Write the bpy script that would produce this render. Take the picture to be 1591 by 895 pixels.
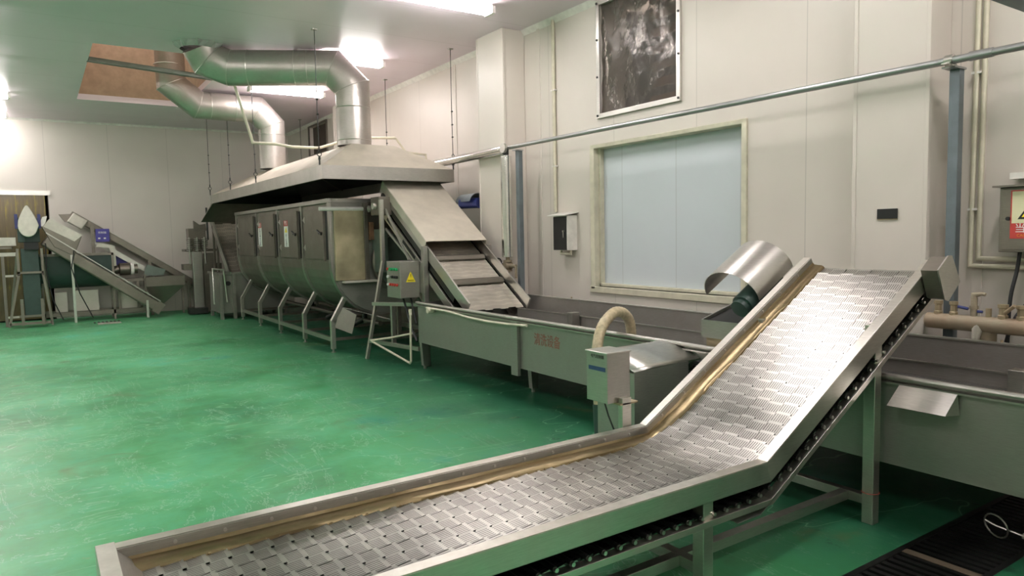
import bpy, bmesh, math, random
from mathutils import Vector, Matrix
random.seed(7)
for o in list(bpy.data.objects): bpy.data.objects.remove(o)
SC = bpy.context.scene
COL = SC.collection
V = Vector
# ------------------------------------------------------------------ camera
cd = bpy.data.cameras.new('camera'); cam = bpy.data.objects.new('camera', cd); COL.objects.link(cam)
SC.camera = cam
yaw, pit, rol = 0.58952229, 0.07680294, -0.02036359
f_ = V((math.sin(yaw), math.cos(yaw), 0)); r_ = V((math.cos(yaw), -math.sin(yaw), 0)); u_ = V((0, 0, 1))
f2 = f_*math.cos(pit) - u_*math.sin(pit); u2 = u_*math.cos(pit) + f_*math.sin(pit)
r3 = r_*math.cos(rol) + u2*math.sin(rol); u3 = u2*math.cos(rol) - r_*math.sin(rol)
mw = Matrix((r3, u3, -f2)).transposed().to_4x4(); mw.translation = V((0, 0, 1.6)); cam.matrix_world = mw
cd.sensor_width = 36; cd.lens = 1098.8/1591*36; cd.clip_start = 0.05; cd.clip_end = 100
# ------------------------------------------------------------------ world and exposure
w = bpy.data.worlds.new('world'); SC.world = w; w.use_nodes = True
w.node_tree.nodes['Background'].inputs[0].default_value = (1.0, 0.86, 0.75, 1); w.node_tree.nodes['Background'].inputs[1].default_value = 0.9
SC.view_settings.view_transform = 'Standard'; SC.view_settings.look = 'None'
SC.view_settings.exposure = 0.92; SC.view_settings.gamma = 1.0; SC.view_settings.use_curve_mapping = False
LAMP = 30.0                     # strength of every fluorescent diffuser in the hall
LAMP_COL = (1.0, 0.95, 0.93)

# ------------------------------------------------------------------ materials
def nt(name):
    m = bpy.data.materials.new(name); m.use_nodes = True
    n = m.node_tree; b = n.nodes['Principled BSDF']; return m, n, b
def N(n, t, **k):
    x = n.nodes.new(t)
    for a, v in k.items(): setattr(x, a, v)
    return x
def noise(n, scale, vec=None, detail=4, rough=.55):
    x = N(n, 'ShaderNodeTexNoise'); x.inputs['Scale'].default_value = scale; x.inputs['Detail'].default_value = detail
    x.inputs['Roughness'].default_value = rough
    if vec is not None: n.links.new(vec, x.inputs['Vector'])
    return x
def mapping(n, src, sc):
    x = N(n, 'ShaderNodeMapping'); x.inputs['Scale'].default_value = sc; n.links.new(src, x.inputs['Vector']); return x.outputs[0]
def ramp(n, fac, stops):
    x = N(n, 'ShaderNodeValToRGB'); n.links.new(fac, x.inputs[0])
    e = x.color_ramp.elements
    while len(e) < len(stops): e.new(.5)
    for q, (p, c) in zip(e, stops): q.position = p; q.color = (*c, 1) if len(c) == 3 else c
    return x.outputs[0]
def mth(n, op, a, b=None, c=None):
    x = N(n, 'ShaderNodeMath', operation=op)
    for i, v in enumerate((a, b, c)):
        if v is None: continue
        if isinstance(v, (int, float)): x.inputs[i].default_value = v
        else: n.links.new(v, x.inputs[i])
    return x.outputs[0]
def mixc(n, fac, a, b):
    x = N(n, 'ShaderNodeMix', data_type='RGBA')
    if isinstance(fac, (int, float)): x.inputs[0].default_value = fac
    else: n.links.new(fac, x.inputs[0])
    for i, v in ((6, a), (7, b)):
        if isinstance(v, tuple): x.inputs[i].default_value = (*v, 1)
        else: n.links.new(v, x.inputs[i])
    return x.outputs[2]
def bump(n, b, h, s=.3, d=.01):
    x = N(n, 'ShaderNodeBump'); x.inputs['Strength'].default_value = s; x.inputs['Distance'].default_value = d
    n.links.new(h, x.inputs['Height']); n.links.new(x.outputs[0], b.inputs['Normal'])
def plain(name, col, rough=.5, metal=0., var=.12, scale=9):
    m, n, b = nt(name)
    tc = N(n, 'ShaderNodeTexCoord').outputs['Object']
    ns = noise(n, scale, tc)
    c = ramp(n, ns.outputs[0], [(.3, tuple(x*(1-var) for x in col)), (.7, tuple(min(1, x*(1+var)) for x in col))])
    n.links.new(c, b.inputs['Base Color']); b.inputs['Roughness'].default_value = rough; b.inputs['Metallic'].default_value = metal
    return m
def steel(name, col=(.52, .51, .48), rough=.36, grime=(.2, .18, .14), amount=.35, brush=(3, 3, 60), metal=1., bumpy=.12):
    m, n, b = nt(name)
    tc = N(n, 'ShaderNodeTexCoord').outputs['Object']
    big = noise(n, 2.2, tc, 6, .65); fine = noise(n, 6, mapping(n, tc, brush), 3)
    c0 = ramp(n, fine.outputs[0], [(.3, tuple(x*.9 for x in col)), (.7, tuple(min(1, x*1.08) for x in col))])
    g = ramp(n, big.outputs[0], [(.42, (0, 0, 0)), (.75, (1, 1, 1))])
    gf = mth(n, 'MULTIPLY', g, amount)
    n.links.new(mixc(n, gf, c0, grime), b.inputs['Base Color'])
    n.links.new(mth(n, 'ADD', mth(n, 'MULTIPLY', big.outputs[0], .22), rough-.11), b.inputs['Roughness'])
    n.links.new(mth(n, 'SUBTRACT', metal, mth(n, 'MULTIPLY', gf, .6)), b.inputs['Metallic'])
    if bumpy: bump(n, b, big.outputs[0], bumpy, .02)
    return m
def emis(name, col, s):
    m, n, b = nt(name); b.inputs['Base Color'].default_value = (.9, .9, .9, 1)
    b.inputs['Emission Color'].default_value = (*col, 1); b.inputs['Emission Strength'].default_value = s
    return m
M = {}
M['steel'] = steel('brushed_steel', (.46, .445, .41), .38, amount=.35, bumpy=0)
M['steel_clean'] = steel('clean_steel', (.62, .6, .56), .32, amount=.2, bumpy=.05)
M['steel_rail'] = steel('rail_steel', (.6, .58, .53), .36, (.36, .29, .2), .35, bumpy=0)
M['steel_dull'] = steel('dull_steel', (.25, .225, .19), .4, (.12, .10, .08), .6, metal=.9)
M['steel_dusty'] = steel('dusty_steel', (.6, .57, .5), .55, (.5, .46, .38), .7, metal=.55, bumpy=.05)
M['tank'] = steel('tank_steel', (.32, .32, .285), .42, (.26, .25, .2), .5, metal=.7, bumpy=.06)
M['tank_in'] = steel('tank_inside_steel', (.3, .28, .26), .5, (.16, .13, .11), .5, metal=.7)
M['duct'] = steel('duct_steel', (.5, .47, .44), .4, (.3, .25, .2), .55, metal=.85, bumpy=.15)
M['mirror'] = steel('polished_steel', (.8, .8, .78), .12, amount=.1, bumpy=.2)
M['bronze'] = steel('stained_skirt_steel', (.26, .205, .115), .34, (.1, .06, .025), .65, bumpy=.3)
M['black'] = plain('black_rubber', (.012, .012, .013), .5)
M['dark'] = steel('dark_oily_steel', (.07, .07, .068), .42, (.02, .02, .02), .5)
M['galv'] = plain('blue_grey_painted_steel', (.17, .2, .22), .42, .5)
M['pipe'] = steel('galvanised_pipe', (.42, .43, .43), .4, amount=.3)
M['rust'] = steel('rusty_pipe', (.33, .28, .2), .6, (.25, .1, .035), .7, metal=.3)
M['dust'] = plain('dust_covered_steel', (.52, .475, .39), .75, .1, .1, 4)
M['lining_black'] = plain('black_lining_steel', (.035, .034, .03), .5, .5, .4, 3)  # dark mottled tone for the inner sheets of the hood
M['stain'] = plain('cream_brown_stained_steel', (.4, .35, .22), .45, .45, .35, 2.5)
M['shade_strip'] = plain('black_shade_strip', (.02, .02, .018), .4, 0, .4, 3)  # near-black that paints the shade at the wall foot
M['brass'] = steel('old_brass', (.42, .34, .22), .5, (.2, .14, .08), .6, metal=.6)
M['pvc'] = plain('cream_pvc', (.62, .58, .45), .4)
M['white_paint'] = plain('white_paint', (.75, .73, .68), .4)
M['hose'] = plain('cream_hose', (.5, .42, .27), .35, 0, .25, 30)
M['red'] = plain('red_print', (.5, .05, .04), .5)
M['faded_red'] = plain('faded_red_print', (.3, .09, .065), .5)
M['orange'] = plain('orange_print', (.8, .3, .02), .5)
M['yellow'] = plain('yellow_print', (.85, .68, .02), .45, var=.03)
M['cream'] = plain('cream_print', (.72, .7, .45), .5, var=.04)
M['white'] = plain('white_print', (.8, .8, .78), .5, var=.03)
M['blackprint'] = plain('black_print', (.01, .01, .01), .5)
M['blueprint'] = plain('blue_print', (.02, .05, .13), .4)
M['green_btn'] = plain('green_button', (.01, .3, .1), .3)
M['red_btn'] = plain('red_button', (.55, .04, .03), .3)
M['blue'] = plain('blue_enamel', (.03, .04, .16), .35)
M['purple'] = plain('purple_blue_enamel', (.06, .05, .3), .4)
M['motor'] = plain('dark_green_motor_paint', (.03, .06, .05), .4)
M['greengrey'] = plain('grey_green_paint', (.16, .2, .17), .4, .4)
M['plywood'] = plain('brown_board', (.45, .31, .225), .7)
M['copper'] = plain('rusty_brown_slat', (.2, .1, .055), .6, 0, .5, 5)
M['bright_slat'] = plain('pale_dusty_metal', (.6, .57, .5), .5, .4)
M['lamp'] = emis('fluorescent_diffuser', LAMP_COL, LAMP)
M['wire'] = plain('wire', (.05, .05, .05), .5, .5)
M['frame'] = plain('cream_window_frame', (.6, .57, .44), .45)

def make_paint(name, col, axis, pitch, off=0., rough=.42):
    """insulated panel wall with a joint line every pitch metres along one axis"""
    m, n, b = nt(name)
    g = N(n, 'ShaderNodeNewGeometry').outputs['Position']
    sp = N(n, 'ShaderNodeSeparateXYZ'); n.links.new(g, sp.inputs[0])
    a = sp.outputs[axis]
    fr = mth(n, 'FRACT', mth(n, 'DIVIDE', mth(n, 'ADD', a, 100+off), pitch))
    line = mth(n, 'LESS_THAN', mth(n, 'ABSOLUTE', mth(n, 'SUBTRACT', fr, .5)), .004/pitch)
    big = noise(n, .9, g, 5)
    c = ramp(n, big.outputs[0], [(.3, tuple(x*.95 for x in col)), (.7, tuple(min(1, x*1.03) for x in col))])
    pan = N(n, 'ShaderNodeTexWhiteNoise', noise_dimensions='1D')
    n.links.new(mth(n, 'FLOOR', mth(n, 'ADD', mth(n, 'DIVIDE', mth(n, 'ADD', a, 100+off), pitch), .5)), pan.inputs['W'])
    c = mixc(n, mth(n, 'MULTIPLY', pan.outputs[0], .12), c, tuple(x*.75 for x in col))
    c = mixc(n, mth(n, 'MULTIPLY', line, .35), c, (.2, .19, .17))
    n.links.new(c, b.inputs['Base Color']); b.inputs['Roughness'].default_value = rough
    bump(n, b, mth(n, 'ADD', mth(n, 'MULTIPLY', line, -1.), mth(n, 'MULTIPLY', noise(n, 1.6, g, 2).outputs[0], 1.5)), .12, .01)
    return m
M['wall_r'] = make_paint('cream_wall_panel', (.66, .61, .545), 1, 1.16, .3)
M['wall_b'] = make_paint('cream_back_wall_panel', (.64, .595, .535), 0, 1.16, .1)
M['ceil'] = make_paint('ceiling_panel', (.80, .69, .77), 1, 1.15, .2, .35)
M['winpanel'] = make_paint('bluish_white_panel', (.6, .65, .68), 1, .79, .42)
def make_floor():
    m, n, b = nt('green_epoxy')
    g = N(n, 'ShaderNodeNewGeometry').outputs['Position']
    big = noise(n, .55, g, 7, .68); mid = noise(n, 2.6, g, 8, .75)
    st = noise(n, 1.6, mapping(n, g, (1, .35, 1)), 6, .7); st.inputs['Distortion'].default_value = 1.6
    c = ramp(n, big.outputs[0], [(.34, (.035, .2, .07)), (.48, (.07, .33, .125)), (.58, (.11, .42, .185)), (.68, (.07, .46, .30))])
    c = mixc(n, mth(n, 'MULTIPLY', ramp(n, mid.outputs[0], [(.45, (0, 0, 0)), (.7, (1, 1, 1))]), .4), c, (.12, .5, .32))
    c = mixc(n, mth(n, 'MULTIPLY', ramp(n, mid.outputs[0], [(.28, (1, 1, 1)), (.42, (0, 0, 0))]), .55), c, (.05, .14, .055))
    # pale scratches
    ln = mth(n, 'ABSOLUTE', mth(n, 'SUBTRACT', st.outputs[0], .5))
    c = mixc(n, ramp(n, ln, [(.0, (.6, .6, .6)), (.008, (0, 0, 0))]), c, (.35, .55, .4))
    # shade along and under the machines painted into the floor colour, ragged edge
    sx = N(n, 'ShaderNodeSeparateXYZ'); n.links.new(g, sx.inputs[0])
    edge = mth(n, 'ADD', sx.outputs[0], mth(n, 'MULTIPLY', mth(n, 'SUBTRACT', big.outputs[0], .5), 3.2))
    shade = mth(n, 'MULTIPLY', ramp(n, mth(n, 'DIVIDE', edge, 6.), [(.36, (0, 0, 0)), (.6, (1, 1, 1))]), .85)
    c = mixc(n, shade, c, (.008, .075, .04))
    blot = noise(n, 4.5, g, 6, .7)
    c = mixc(n, mth(n, 'MULTIPLY', ramp(n, blot.outputs[0], [(.62, (0, 0, 0)), (.68, (1, 1, 1))]), mth(n, 'ADD', mth(n, 'MULTIPLY', shade, .6), .12)), c, (.012, .03, .015))
    sc2 = noise(n, 1.1, mapping(n, g, (.5, 1.4, 1)), 4, .5); sc2.inputs['Distortion'].default_value = .35
    c = mixc(n, ramp(n, mth(n, 'ABSOLUTE', mth(n, 'SUBTRACT', sc2.outputs[0], .47)), [(.0, (.5, .5, .5)), (.004, (0, 0, 0))]), c, (.3, .6, .36))
    br = noise(n, 1.4, g, 5, .6); br.inputs['Distortion'].default_value = .8
    c = mixc(n, mth(n, 'MULTIPLY', ramp(n, br.outputs[0], [(.6, (0, 0, 0)), (.72, (1, 1, 1))]), .55), c, (.13, .13, .05))
    # worn tan patches
    wn = noise(n, 1.9, g, 9, .7)
    c = mixc(n, mth(n, 'MULTIPLY', ramp(n, wn.outputs[0], [(.66, (0, 0, 0)), (.71, (1, 1, 1))]), .6), c, (.3, .26, .13))
    n.links.new(c, b.inputs['Base Color'])
    n.links.new(mth(n, 'ADD', mth(n, 'MULTIPLY', mid.outputs[0], .4), .22), b.inputs['Roughness']); b.inputs['Specular IOR Level'].default_value = .3
    bump(n, b, mid.outputs[0], .08, .02)
    return m
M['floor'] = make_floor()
def make_belt(name, col, dark, rough, slot=.013):
    m, n, b = nt(name)
    uv = N(n, 'ShaderNodeUVMap').outputs[0]
    sp = N(n, 'ShaderNodeSeparateXYZ'); n.links.new(uv, sp.inputs[0])
    fu = mth(n, 'FRACT', mth(n, 'DIVIDE', sp.outputs[0], slot)); fv = mth(n, 'FRACT', sp.outputs[1])
    k = mth(n, 'MULTIPLY', mth(n, 'LESS_THAN', fu, .42), mth(n, 'MULTIPLY', mth(n, 'GREATER_THAN', fv, .1), mth(n, 'LESS_THAN', fv, .8)))
    g = N(n, 'ShaderNodeTexCoord').outputs['Object']
    big = noise(n, 2.5, g, 5, .6)
    c = ramp(n, big.outputs[0], [(.3, tuple(x*.55 for x in col)), (.62, col)])
    n.links.new(mixc(n, mth(n, 'MULTIPLY', k, .85), c, dark), b.inputs['Base Color'])
    b.inputs['Metallic'].default_value = 1.
    n.links.new(mth(n, 'ADD', mth(n, 'MULTIPLY', big.outputs[0], .2), rough-.1), b.inputs['Roughness'])
    bump(n, b, mth(n, 'SUBTRACT', 1., k), .5, .003)
    return m
M['belt'] = make_belt('perforated_belt_steel', (.5, .485, .445), (.09, .085, .08), .35, .0125)
M['belt_old'] = make_belt('worn_belt_steel', (.8, .75, .66), (.3, .27, .23), .5, .02)
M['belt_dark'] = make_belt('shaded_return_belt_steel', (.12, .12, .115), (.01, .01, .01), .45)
def make_perf():
    m, n, b = nt('perforated_plate')
    g = N(n, 'ShaderNodeNewGeometry').outputs['Position']
    vo = N(n, 'ShaderNodeTexVoronoi'); vo.inputs['Scale'].default_value = 62; vo.inputs['Randomness'].default_value = .15; n.links.new(g, vo.inputs['Vector'])
    k = mth(n, 'LESS_THAN', vo.outputs['Distance'], .33)
    n.links.new(mixc(n, k, (.32, .31, .29), (.015, .015, .015)), b.inputs['Base Color'])
    b.inputs['Metallic'].default_value = .9; b.inputs['Roughness'].default_value = .38
    return m
M['perf'] = make_perf()
def make_strip():
    m, n, b = nt('yellow_plastic_strip')
    tc = N(n, 'ShaderNodeTexCoord').outputs['Object']
    a = noise(n, 1.6, mapping(n, tc, (4, 1, .6)), 5)
    n.links.new(ramp(n, a.outputs[0], [(.3, (.1, .075, .04)), (.55, (.2, .15, .07)), (.68, (.5, .38, .03))]), b.inputs['Base Color'])
    b.inputs['Roughness'].default_value = .25; b.inputs['Transmission Weight'].default_value = .25
    return m
M['strip'] = make_strip()
def make_film():
    m, n, b = nt('clear_plastic_film')
    b.inputs['Base Color'].default_value = (.36, .33, .3, 1); b.inputs['Roughness'].default_value = .2; b.inputs['Specular IOR Level'].default_value = .25
    b.inputs['Transmission Weight'].default_value = .85; b.inputs['IOR'].default_value = 1.12
    bump(n, b, noise(n, 3.5, N(n, 'ShaderNodeTexCoord').outputs['Object'], 5).outputs[0], .5, .05)
    return m
M['film'] = make_film()
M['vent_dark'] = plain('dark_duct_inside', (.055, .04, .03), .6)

# ------------------------------------------------------------------ mesh builder
ORG = {}
class MB:
    def __init__(s): s.v = []; s.f = []; s.uv = None
    def add(s, vs, fs):
        k = len(s.v); s.v += [V(q) for q in vs]; s.f += [tuple(i+k for i in q) for q in fs]; return s
    def box(s, x0, x1, y0, y1, z0, z1):
        return s.add([(x0,y0,z0),(x1,y0,z0),(x1,y1,z0),(x0,y1,z0),(x0,y0,z1),(x1,y0,z1),(x1,y1,z1),(x0,y1,z1)],
                     [(0,3,2,1),(4,5,6,7),(0,1,5,4),(1,2,6,5),(2,3,7,6),(3,0,4,7)])
    def obox(s, c, sx, sy, sz, ax, ay, az):
        c, ax, ay, az = V(c), V(ax)*sx/2, V(ay)*sy/2, V(az)*sz/2
        vs = [c+i*ax+j*ay+k*az for k in (-1, 1) for i, j in ((-1,-1),(1,-1),(1,1),(-1,1))]
        return s.add(vs, [(0,3,2,1),(4,5,6,7),(0,1,5,4),(1,2,6,5),(2,3,7,6),(3,0,4,7)])
    def beam(s, p, q, w, h, up=(0, 0, 1)):
        p, q = V(p), V(q); d = (q-p).normalized(); up = V(up)
        if abs(d.dot(up)) > .98: up = V((0, 1, 0))
        sd = d.cross(up).normalized(); u = sd.cross(d).normalized()
        return s.obox((p+q)/2, (q-p).length, w, h, d, sd, u)
    def prism(s, poly, a, b, ax='y'):
        """extrude a closed 2-D polygon; ax is the extrusion axis"""
        def mp(p, t): return {'y': (p[0], t, p[1]), 'x': (t, p[0], p[1]), 'z': (p[0], p[1], t)}[ax]
        n = len(poly)
        vs = [mp(p, a) for p in poly]+[mp(p, b) for p in poly]
        return s.add(vs, [tuple(range(n)), tuple(range(2*n-1, n-1, -1))]+[(i, (i+1) % n, (i+1) % n+n, i+n) for i in range(n)])
    def sheet(s, line, th, a, b, ax='y'):
        """an open profile given thickness th and extruded"""
        off = offset(line, th)
        n = len(line)
        for i in range(n-1): s.prism([line[i], line[i+1], off[i+1], off[i]], a, b, ax)
        return s
    def tube(s, pts, r, n=12, caps=True, hollow=0):
        pts = [V(p) for p in pts]; rs = r if isinstance(r, (list, tuple)) else [r]*len(pts)
        rings = []; d0 = (pts[1]-pts[0]).normalized()
        up = V((0, 0, 1)) if abs(d0.z) < .9 else V((0, 1, 0))
        a = d0.cross(up).normalized(); prev = d0
        for i, p in enumerate(pts):
            din = (pts[i]-pts[i-1]).normalized() if i else d0
            dout = (pts[i+1]-pts[i]).normalized() if i < len(pts)-1 else din
            if i:
                ax = prev.cross(din)
                if ax.length > 1e-6: a = Matrix.Rotation(prev.angle(din), 3, ax.normalized()) @ a
            prev = din
            b = din.cross(a).normalized(); t = (din+dout).normalized()
            ring = []
            for k in range(n):
                an = 2*math.pi*k/n; o = (a*math.cos(an)+b*math.sin(an))*rs[i]
                ring.append(p+o-din*(o.dot(t)/max(.2, din.dot(t))))
            rings.append(ring)
        k0 = len(s.v)
        for ring in rings: s.v += ring
        for i in range(len(rings)-1):
            for k in range(n): s.f.append((k0+i*n+k, k0+i*n+(k+1) % n, k0+(i+1)*n+(k+1) % n, k0+(i+1)*n+k))
        if caps:
            s.f.append(tuple(k0+k for k in range(n-1, -1, -1))); m = k0+(len(rings)-1)*n; s.f.append(tuple(m+k for k in range(n)))
        return s
    def ring(s, c, d, r, t, n=20, m=8):
        """torus of radius r, tube t, normal d"""
        d = V(d).normalized(); up = V((0, 0, 1)) if abs(d.z) < .9 else V((1, 0, 0)); a = d.cross(up).normalized(); b = d.cross(a)
        k0 = len(s.v); c = V(c)
        for i in range(n):
            an = 2*math.pi*i/n; e = a*math.cos(an)+b*math.sin(an)
            for j in range(m):
                bn = 2*math.pi*j/m; s.v.append(c+e*(r+t*math.cos(bn))+d*t*math.sin(bn))
        for i in range(n):
            for j in range(m): s.f.append((k0+i*m+j, k0+((i+1) % n)*m+j, k0+((i+1) % n)*m+(j+1) % m, k0+i*m+(j+1) % m))
        return s
    def build(s, name, mat, parent=None, bevel=0, smooth=False, label=None, kind=None):
        org = ORG.get(parent.name, V((0, 0, 0))) if parent else V((0, 0, 0))
        me = bpy.data.meshes.new(name); me.from_pydata([tuple(q-org) for q in s.v], [], s.f); me.update()
        if s.uv:
            l = me.uv_layers.new(name='UVMap')
            for i, c in enumerate(s.uv): l.data[i].uv = c
        else:
            bm = bmesh.new(); bm.from_mesh(me); bmesh.ops.recalc_face_normals(bm, faces=bm.faces); bm.to_mesh(me); bm.free()
        me.materials.append(M[mat] if isinstance(mat, str) else mat)
        if smooth:
            for p in me.polygons: p.use_smooth = True
            try: me.set_sharp_from_angle(angle=math.radians(40))
            except Exception: pass
        o = bpy.data.objects.new(name, me); COL.objects.link(o)
        if parent: o.parent = parent
        if bevel:
            bv = o.modifiers.new('bevel', 'BEVEL'); bv.width = bevel; bv.segments = 2; bv.limit_method = 'ANGLE'
        ORG[o.name] = org
        if label: o['label'] = label
        if kind: o['kind'] = kind
        return o
def offset(line, d):
    """offset an open polyline to its left by d with mitres"""
    out = []
    for i, p in enumerate(line):
        p = V(p)
        a = (V(line[i])-V(line[i-1])).normalized() if i else None
        b = (V(line[i+1])-V(line[i])).normalized() if i < len(line)-1 else None
        na = V((-a.y, a.x)) if a else None; nb = V((-b.y, b.x)) if b else None
        if na is None: o = nb*d
        elif nb is None: o = na*d
        else:
            t = (na+nb).normalized(); o = t*(d/max(.3, t.dot(na)))
        out.append(tuple(p+o))
    return out
def thing(name, label, cat, loc, group=None):
    o = bpy.data.objects.new(name, None); COL.objects.link(o); o.location = loc; o.empty_display_size = .1
    o['label'] = label; o['category'] = cat; ORG[o.name] = V(loc)
    if group: o['group'] = group
    return o
def tag(o, label, cat, group=None):
    o['label'] = label; o['category'] = cat
    if group: o['group'] = group
    return o
def struct(mb, name, mat, **k):
    return mb.build(name, mat, kind='structure', **k)
def rebase(o, loc):
    """move a single-mesh thing's origin to its base"""
    me = o.data; me.transform(Matrix.Translation(-V(loc))); o.location = loc; ORG[o.name] = V(loc); return o
def dup(root, loc, label=None):
    r = root.copy(); COL.objects.link(r); r.location = loc
    if label: r['label'] = label
    for ch in list(root.children):
        c = ch.copy(); COL.objects.link(c); c.parent = r
        for g in ch.children:
            d = g.copy(); COL.objects.link(d); d.parent = c
    return r
def text(body, name, mat, parent, size, origin, xdir, ydir, ext=.001, sx=1.):
    c = bpy.data.curves.new(name, 'FONT'); c.body = body; c.size = size; c.extrude = ext; c.align_x = 'CENTER'; c.align_y = 'CENTER'
    o = bpy.data.objects.new(name, c); COL.objects.link(o); c.materials.append(M[mat])
    x, y = V(xdir).normalized(), V(ydir).normalized(); z = x.cross(y)
    m = Matrix((x*sx, y, z)).transposed().to_4x4(); org = ORG.get(parent.name, V((0, 0, 0))) if parent else V((0, 0, 0))
    m.translation = V(origin)-org; o.matrix_local = m
    bpy.context.view_layer.update()
    me = bpy.data.meshes.new_from_object(o.evaluated_get(bpy.context.evaluated_depsgraph_get()))
    me.materials.clear(); me.materials.append(M[mat]); ml = o.matrix_local.copy(); bpy.data.objects.remove(o)
    o = bpy.data.objects.new(name, me); COL.objects.link(o); o.matrix_local = ml
    if parent: o.parent = parent
    return o

# ================================================================== THE ROOM
WX, CZ, BY = 5.28, 4.15, 17.7
DX0, DX1, DY0, DY1 = 2.3, 5.24, 1.38, 1.78        # floor drain near the camera
mb = MB()
for b in ((-6, DX0, -3, BY), (DX0, DX1, -3, DY0), (DX0, DX1, DY1, BY), (DX1, 5.4, -3, BY)): mb.box(*b, -.12, 0)
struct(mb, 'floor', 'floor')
mb = MB().box(DX0-.02, DX1+.02, DY0-.02, DY1+.02, -.3, -.25)
mb.box(DX0-.03, DX0-.001, DY0, DY1, -.26, -.12).box(DX0, DX1, DY0-.03, DY0-.001, -.26, -.12).box(DX0, DX1, DY1+.001, DY1+.03, -.26, -.12)
struct(mb, 'trim_1', plain('dark_wet_concrete', (.03, .03, .028), .4))
HX0, HX1, HY0, HY1 = .75, 2.5, 10.7, 14.95        # opening in the ceiling
mb = MB()
for b in ((-6, HX0, -3, BY+.1), (HX1, 5.4, -3, BY+.1), (HX0, HX1, -3, HY0), (HX0, HX1, HY1, BY+.1)): mb.box(*b, CZ, CZ+.1)
struct(mb, 'ceiling', 'ceil')
mb = MB().box(HX0-.03, HX0, HY0, HY1, CZ+.1, 5.5).box(HX1, HX1+.03, HY0, HY1, CZ+.1, 5.5)
mb.box(HX0-.03, HX1+.03, HY1, HY1+.03, CZ+.1, 5.5).box(HX0-.03, HX1+.03, HY0-.03, HY0, CZ+.1, 5.5)
struct(mb, 'trim_2', 'plywood')  # top left open on purpose, so added world light fills the shaft
struct(MB().beam((HX0, 11.75, CZ+.02), (HX1, 12.2, CZ+.02), .1, .06), 'trim_3', 'greengrey')
# right wall with a blanked window and a dark ventilation opening
W0, W1, WZ0, WZ1 = 4.14, 6.17, .98, 2.54
O0, O1, OZ0, OZ1 = 4.9, 6.05, 2.89, 4.08
P0, P1, PZ0, PZ1 = 14.85, 16.0, 3.45, 4.07         # a second dark opening far down the wall
mb = MB(); T = WX+.2
ys = [-3, W0, O0, O1, W1, P0, P1, BY]
for a, b in zip(ys, ys[1:]):
    holes = []
    if a >= W0 and b <= W1: holes.append((WZ0, WZ1))
    if a >= O0 and b <= O1: holes.append((OZ0, OZ1))
    if a >= P0 and b <= P1: holes.append((PZ0, PZ1))
    z = 0
    for h0, h1 in sorted(holes): mb.box(WX, T, a, b, z, h0); z = h1
    mb.box(WX, T, a, b, z, CZ)
struct(mb, 'wall_right', 'wall_r')
struct(MB().box(-6.1, T, BY, BY+.02, 2.66, CZ).box(-6.1, -1.25, BY, BY+.02, 0, 2.66).box(.26, T, BY, BY+.02, 0, 2.66), 'wall_back', 'wall_b')
struct(MB().box(-6.1, -6, -3, BY, 0, CZ), 'wall_left', 'wall_r')
struct(MB().box(-6.1, T, -3.1, -3, 0, CZ), 'wall_front', 'wall_b')
for i, (y0, y1, x) in enumerate(((7.5, 8.1, 4.94), (2.42, 2.92, 4.97), (13.0, 13.6, 4.97))):
    struct(MB().box(x, WX-.001, y0, y1, 0, CZ), 'trim_%d' % (4+i), 'wall_r', bevel=.012)
mb = MB()
for y in (7.5, 8.1, 2.42, 2.92, 13.0, 13.6):
    x = 4.94 if y > 7 and y < 9 else 4.97
    mb.box(x-.006, x+.03, y-.014, y+.014, 0, CZ-.01)
for y in (2.22, 7.2, 9.3): mb.box(WX-.012, WX+.004, y-.03, y+.03, 0, CZ)
struct(mb, 'trim_7', 'wall_r', bevel=.004)
mb = MB().prism([(WX-.06, CZ), (WX, CZ-.06), (WX, CZ)], -3, BY, 'y').prism([(BY-.04, CZ), (BY, CZ-.04), (BY, CZ)], -6, WX, 'x')
struct(mb, 'trim_8', 'white_paint')
struct(MB().box(WX-.05, WX-.001, -3, 7.45, 0, .3), 'shade_strip_right', 'shade_strip')  # black strip added to paint the darkness under the tank
# window 1: opening closed by three pale blue panels
win = MB().box(WX+.11, WX+.13, W0, W1, WZ0, WZ1).build('window_1', 'winpanel', kind='structure')
mb = MB()
for a in ((W0-.05, W1+.05, WZ1-.01, WZ1+.035), (W0-.05, W0+.008, WZ0-.03, WZ1), (W1-.012, W1+.06, WZ0-.03, WZ1), (W0-.08, W1+.08, WZ0-.07, WZ0)):
    mb.box(WX-.022, WX+.12, a[0], a[1], a[2], a[3])
mb.box(WX+.05, WX+.11, W1-.04, W1, WZ0, WZ1).box(WX+.05, WX+.11, W0, W1, WZ0, WZ0+.035)
mb.build('window_frame', 'frame', win, bevel=.006)
# dark ventilation opening
vent = thing('ventilation_opening', 'large dark square ventilation opening high above the blanked window', 'vent', (WX, 5.47, OZ0))
mb = MB()
for a in ((O0-.04, O1+.04, OZ0-.04, OZ0+.012), (O0-.04, O1+.04, OZ1-.012, OZ1+.03), (O0-.04, O0+.012, OZ0, OZ1), (O1-.012, O1+.04, OZ0, OZ1)):
    mb.box(WX-.03, WX-.001, *a)
mb.build('frame', 'steel_clean', vent, bevel=.004)
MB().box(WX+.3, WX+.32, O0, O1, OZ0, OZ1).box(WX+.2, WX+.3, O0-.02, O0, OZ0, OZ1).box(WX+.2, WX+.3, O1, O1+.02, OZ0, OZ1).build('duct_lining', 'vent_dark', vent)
for k in range(7):
    z = OZ0+.06+k*.17
    MB().obox((WX+.08, 5.16, z), .012, .5, .085, (1, 0, 0), (0, 1, 0), (0, 0, 1)).build('slat', 'copper', vent)
MB().box(WX+.12, WX+.2, 5.43, 5.47, OZ0, OZ1).build('mullion', 'vent_dark', vent)
mb = MB(); n = 14
for i in range(n):
    for j in range(n):
        pass
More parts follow.
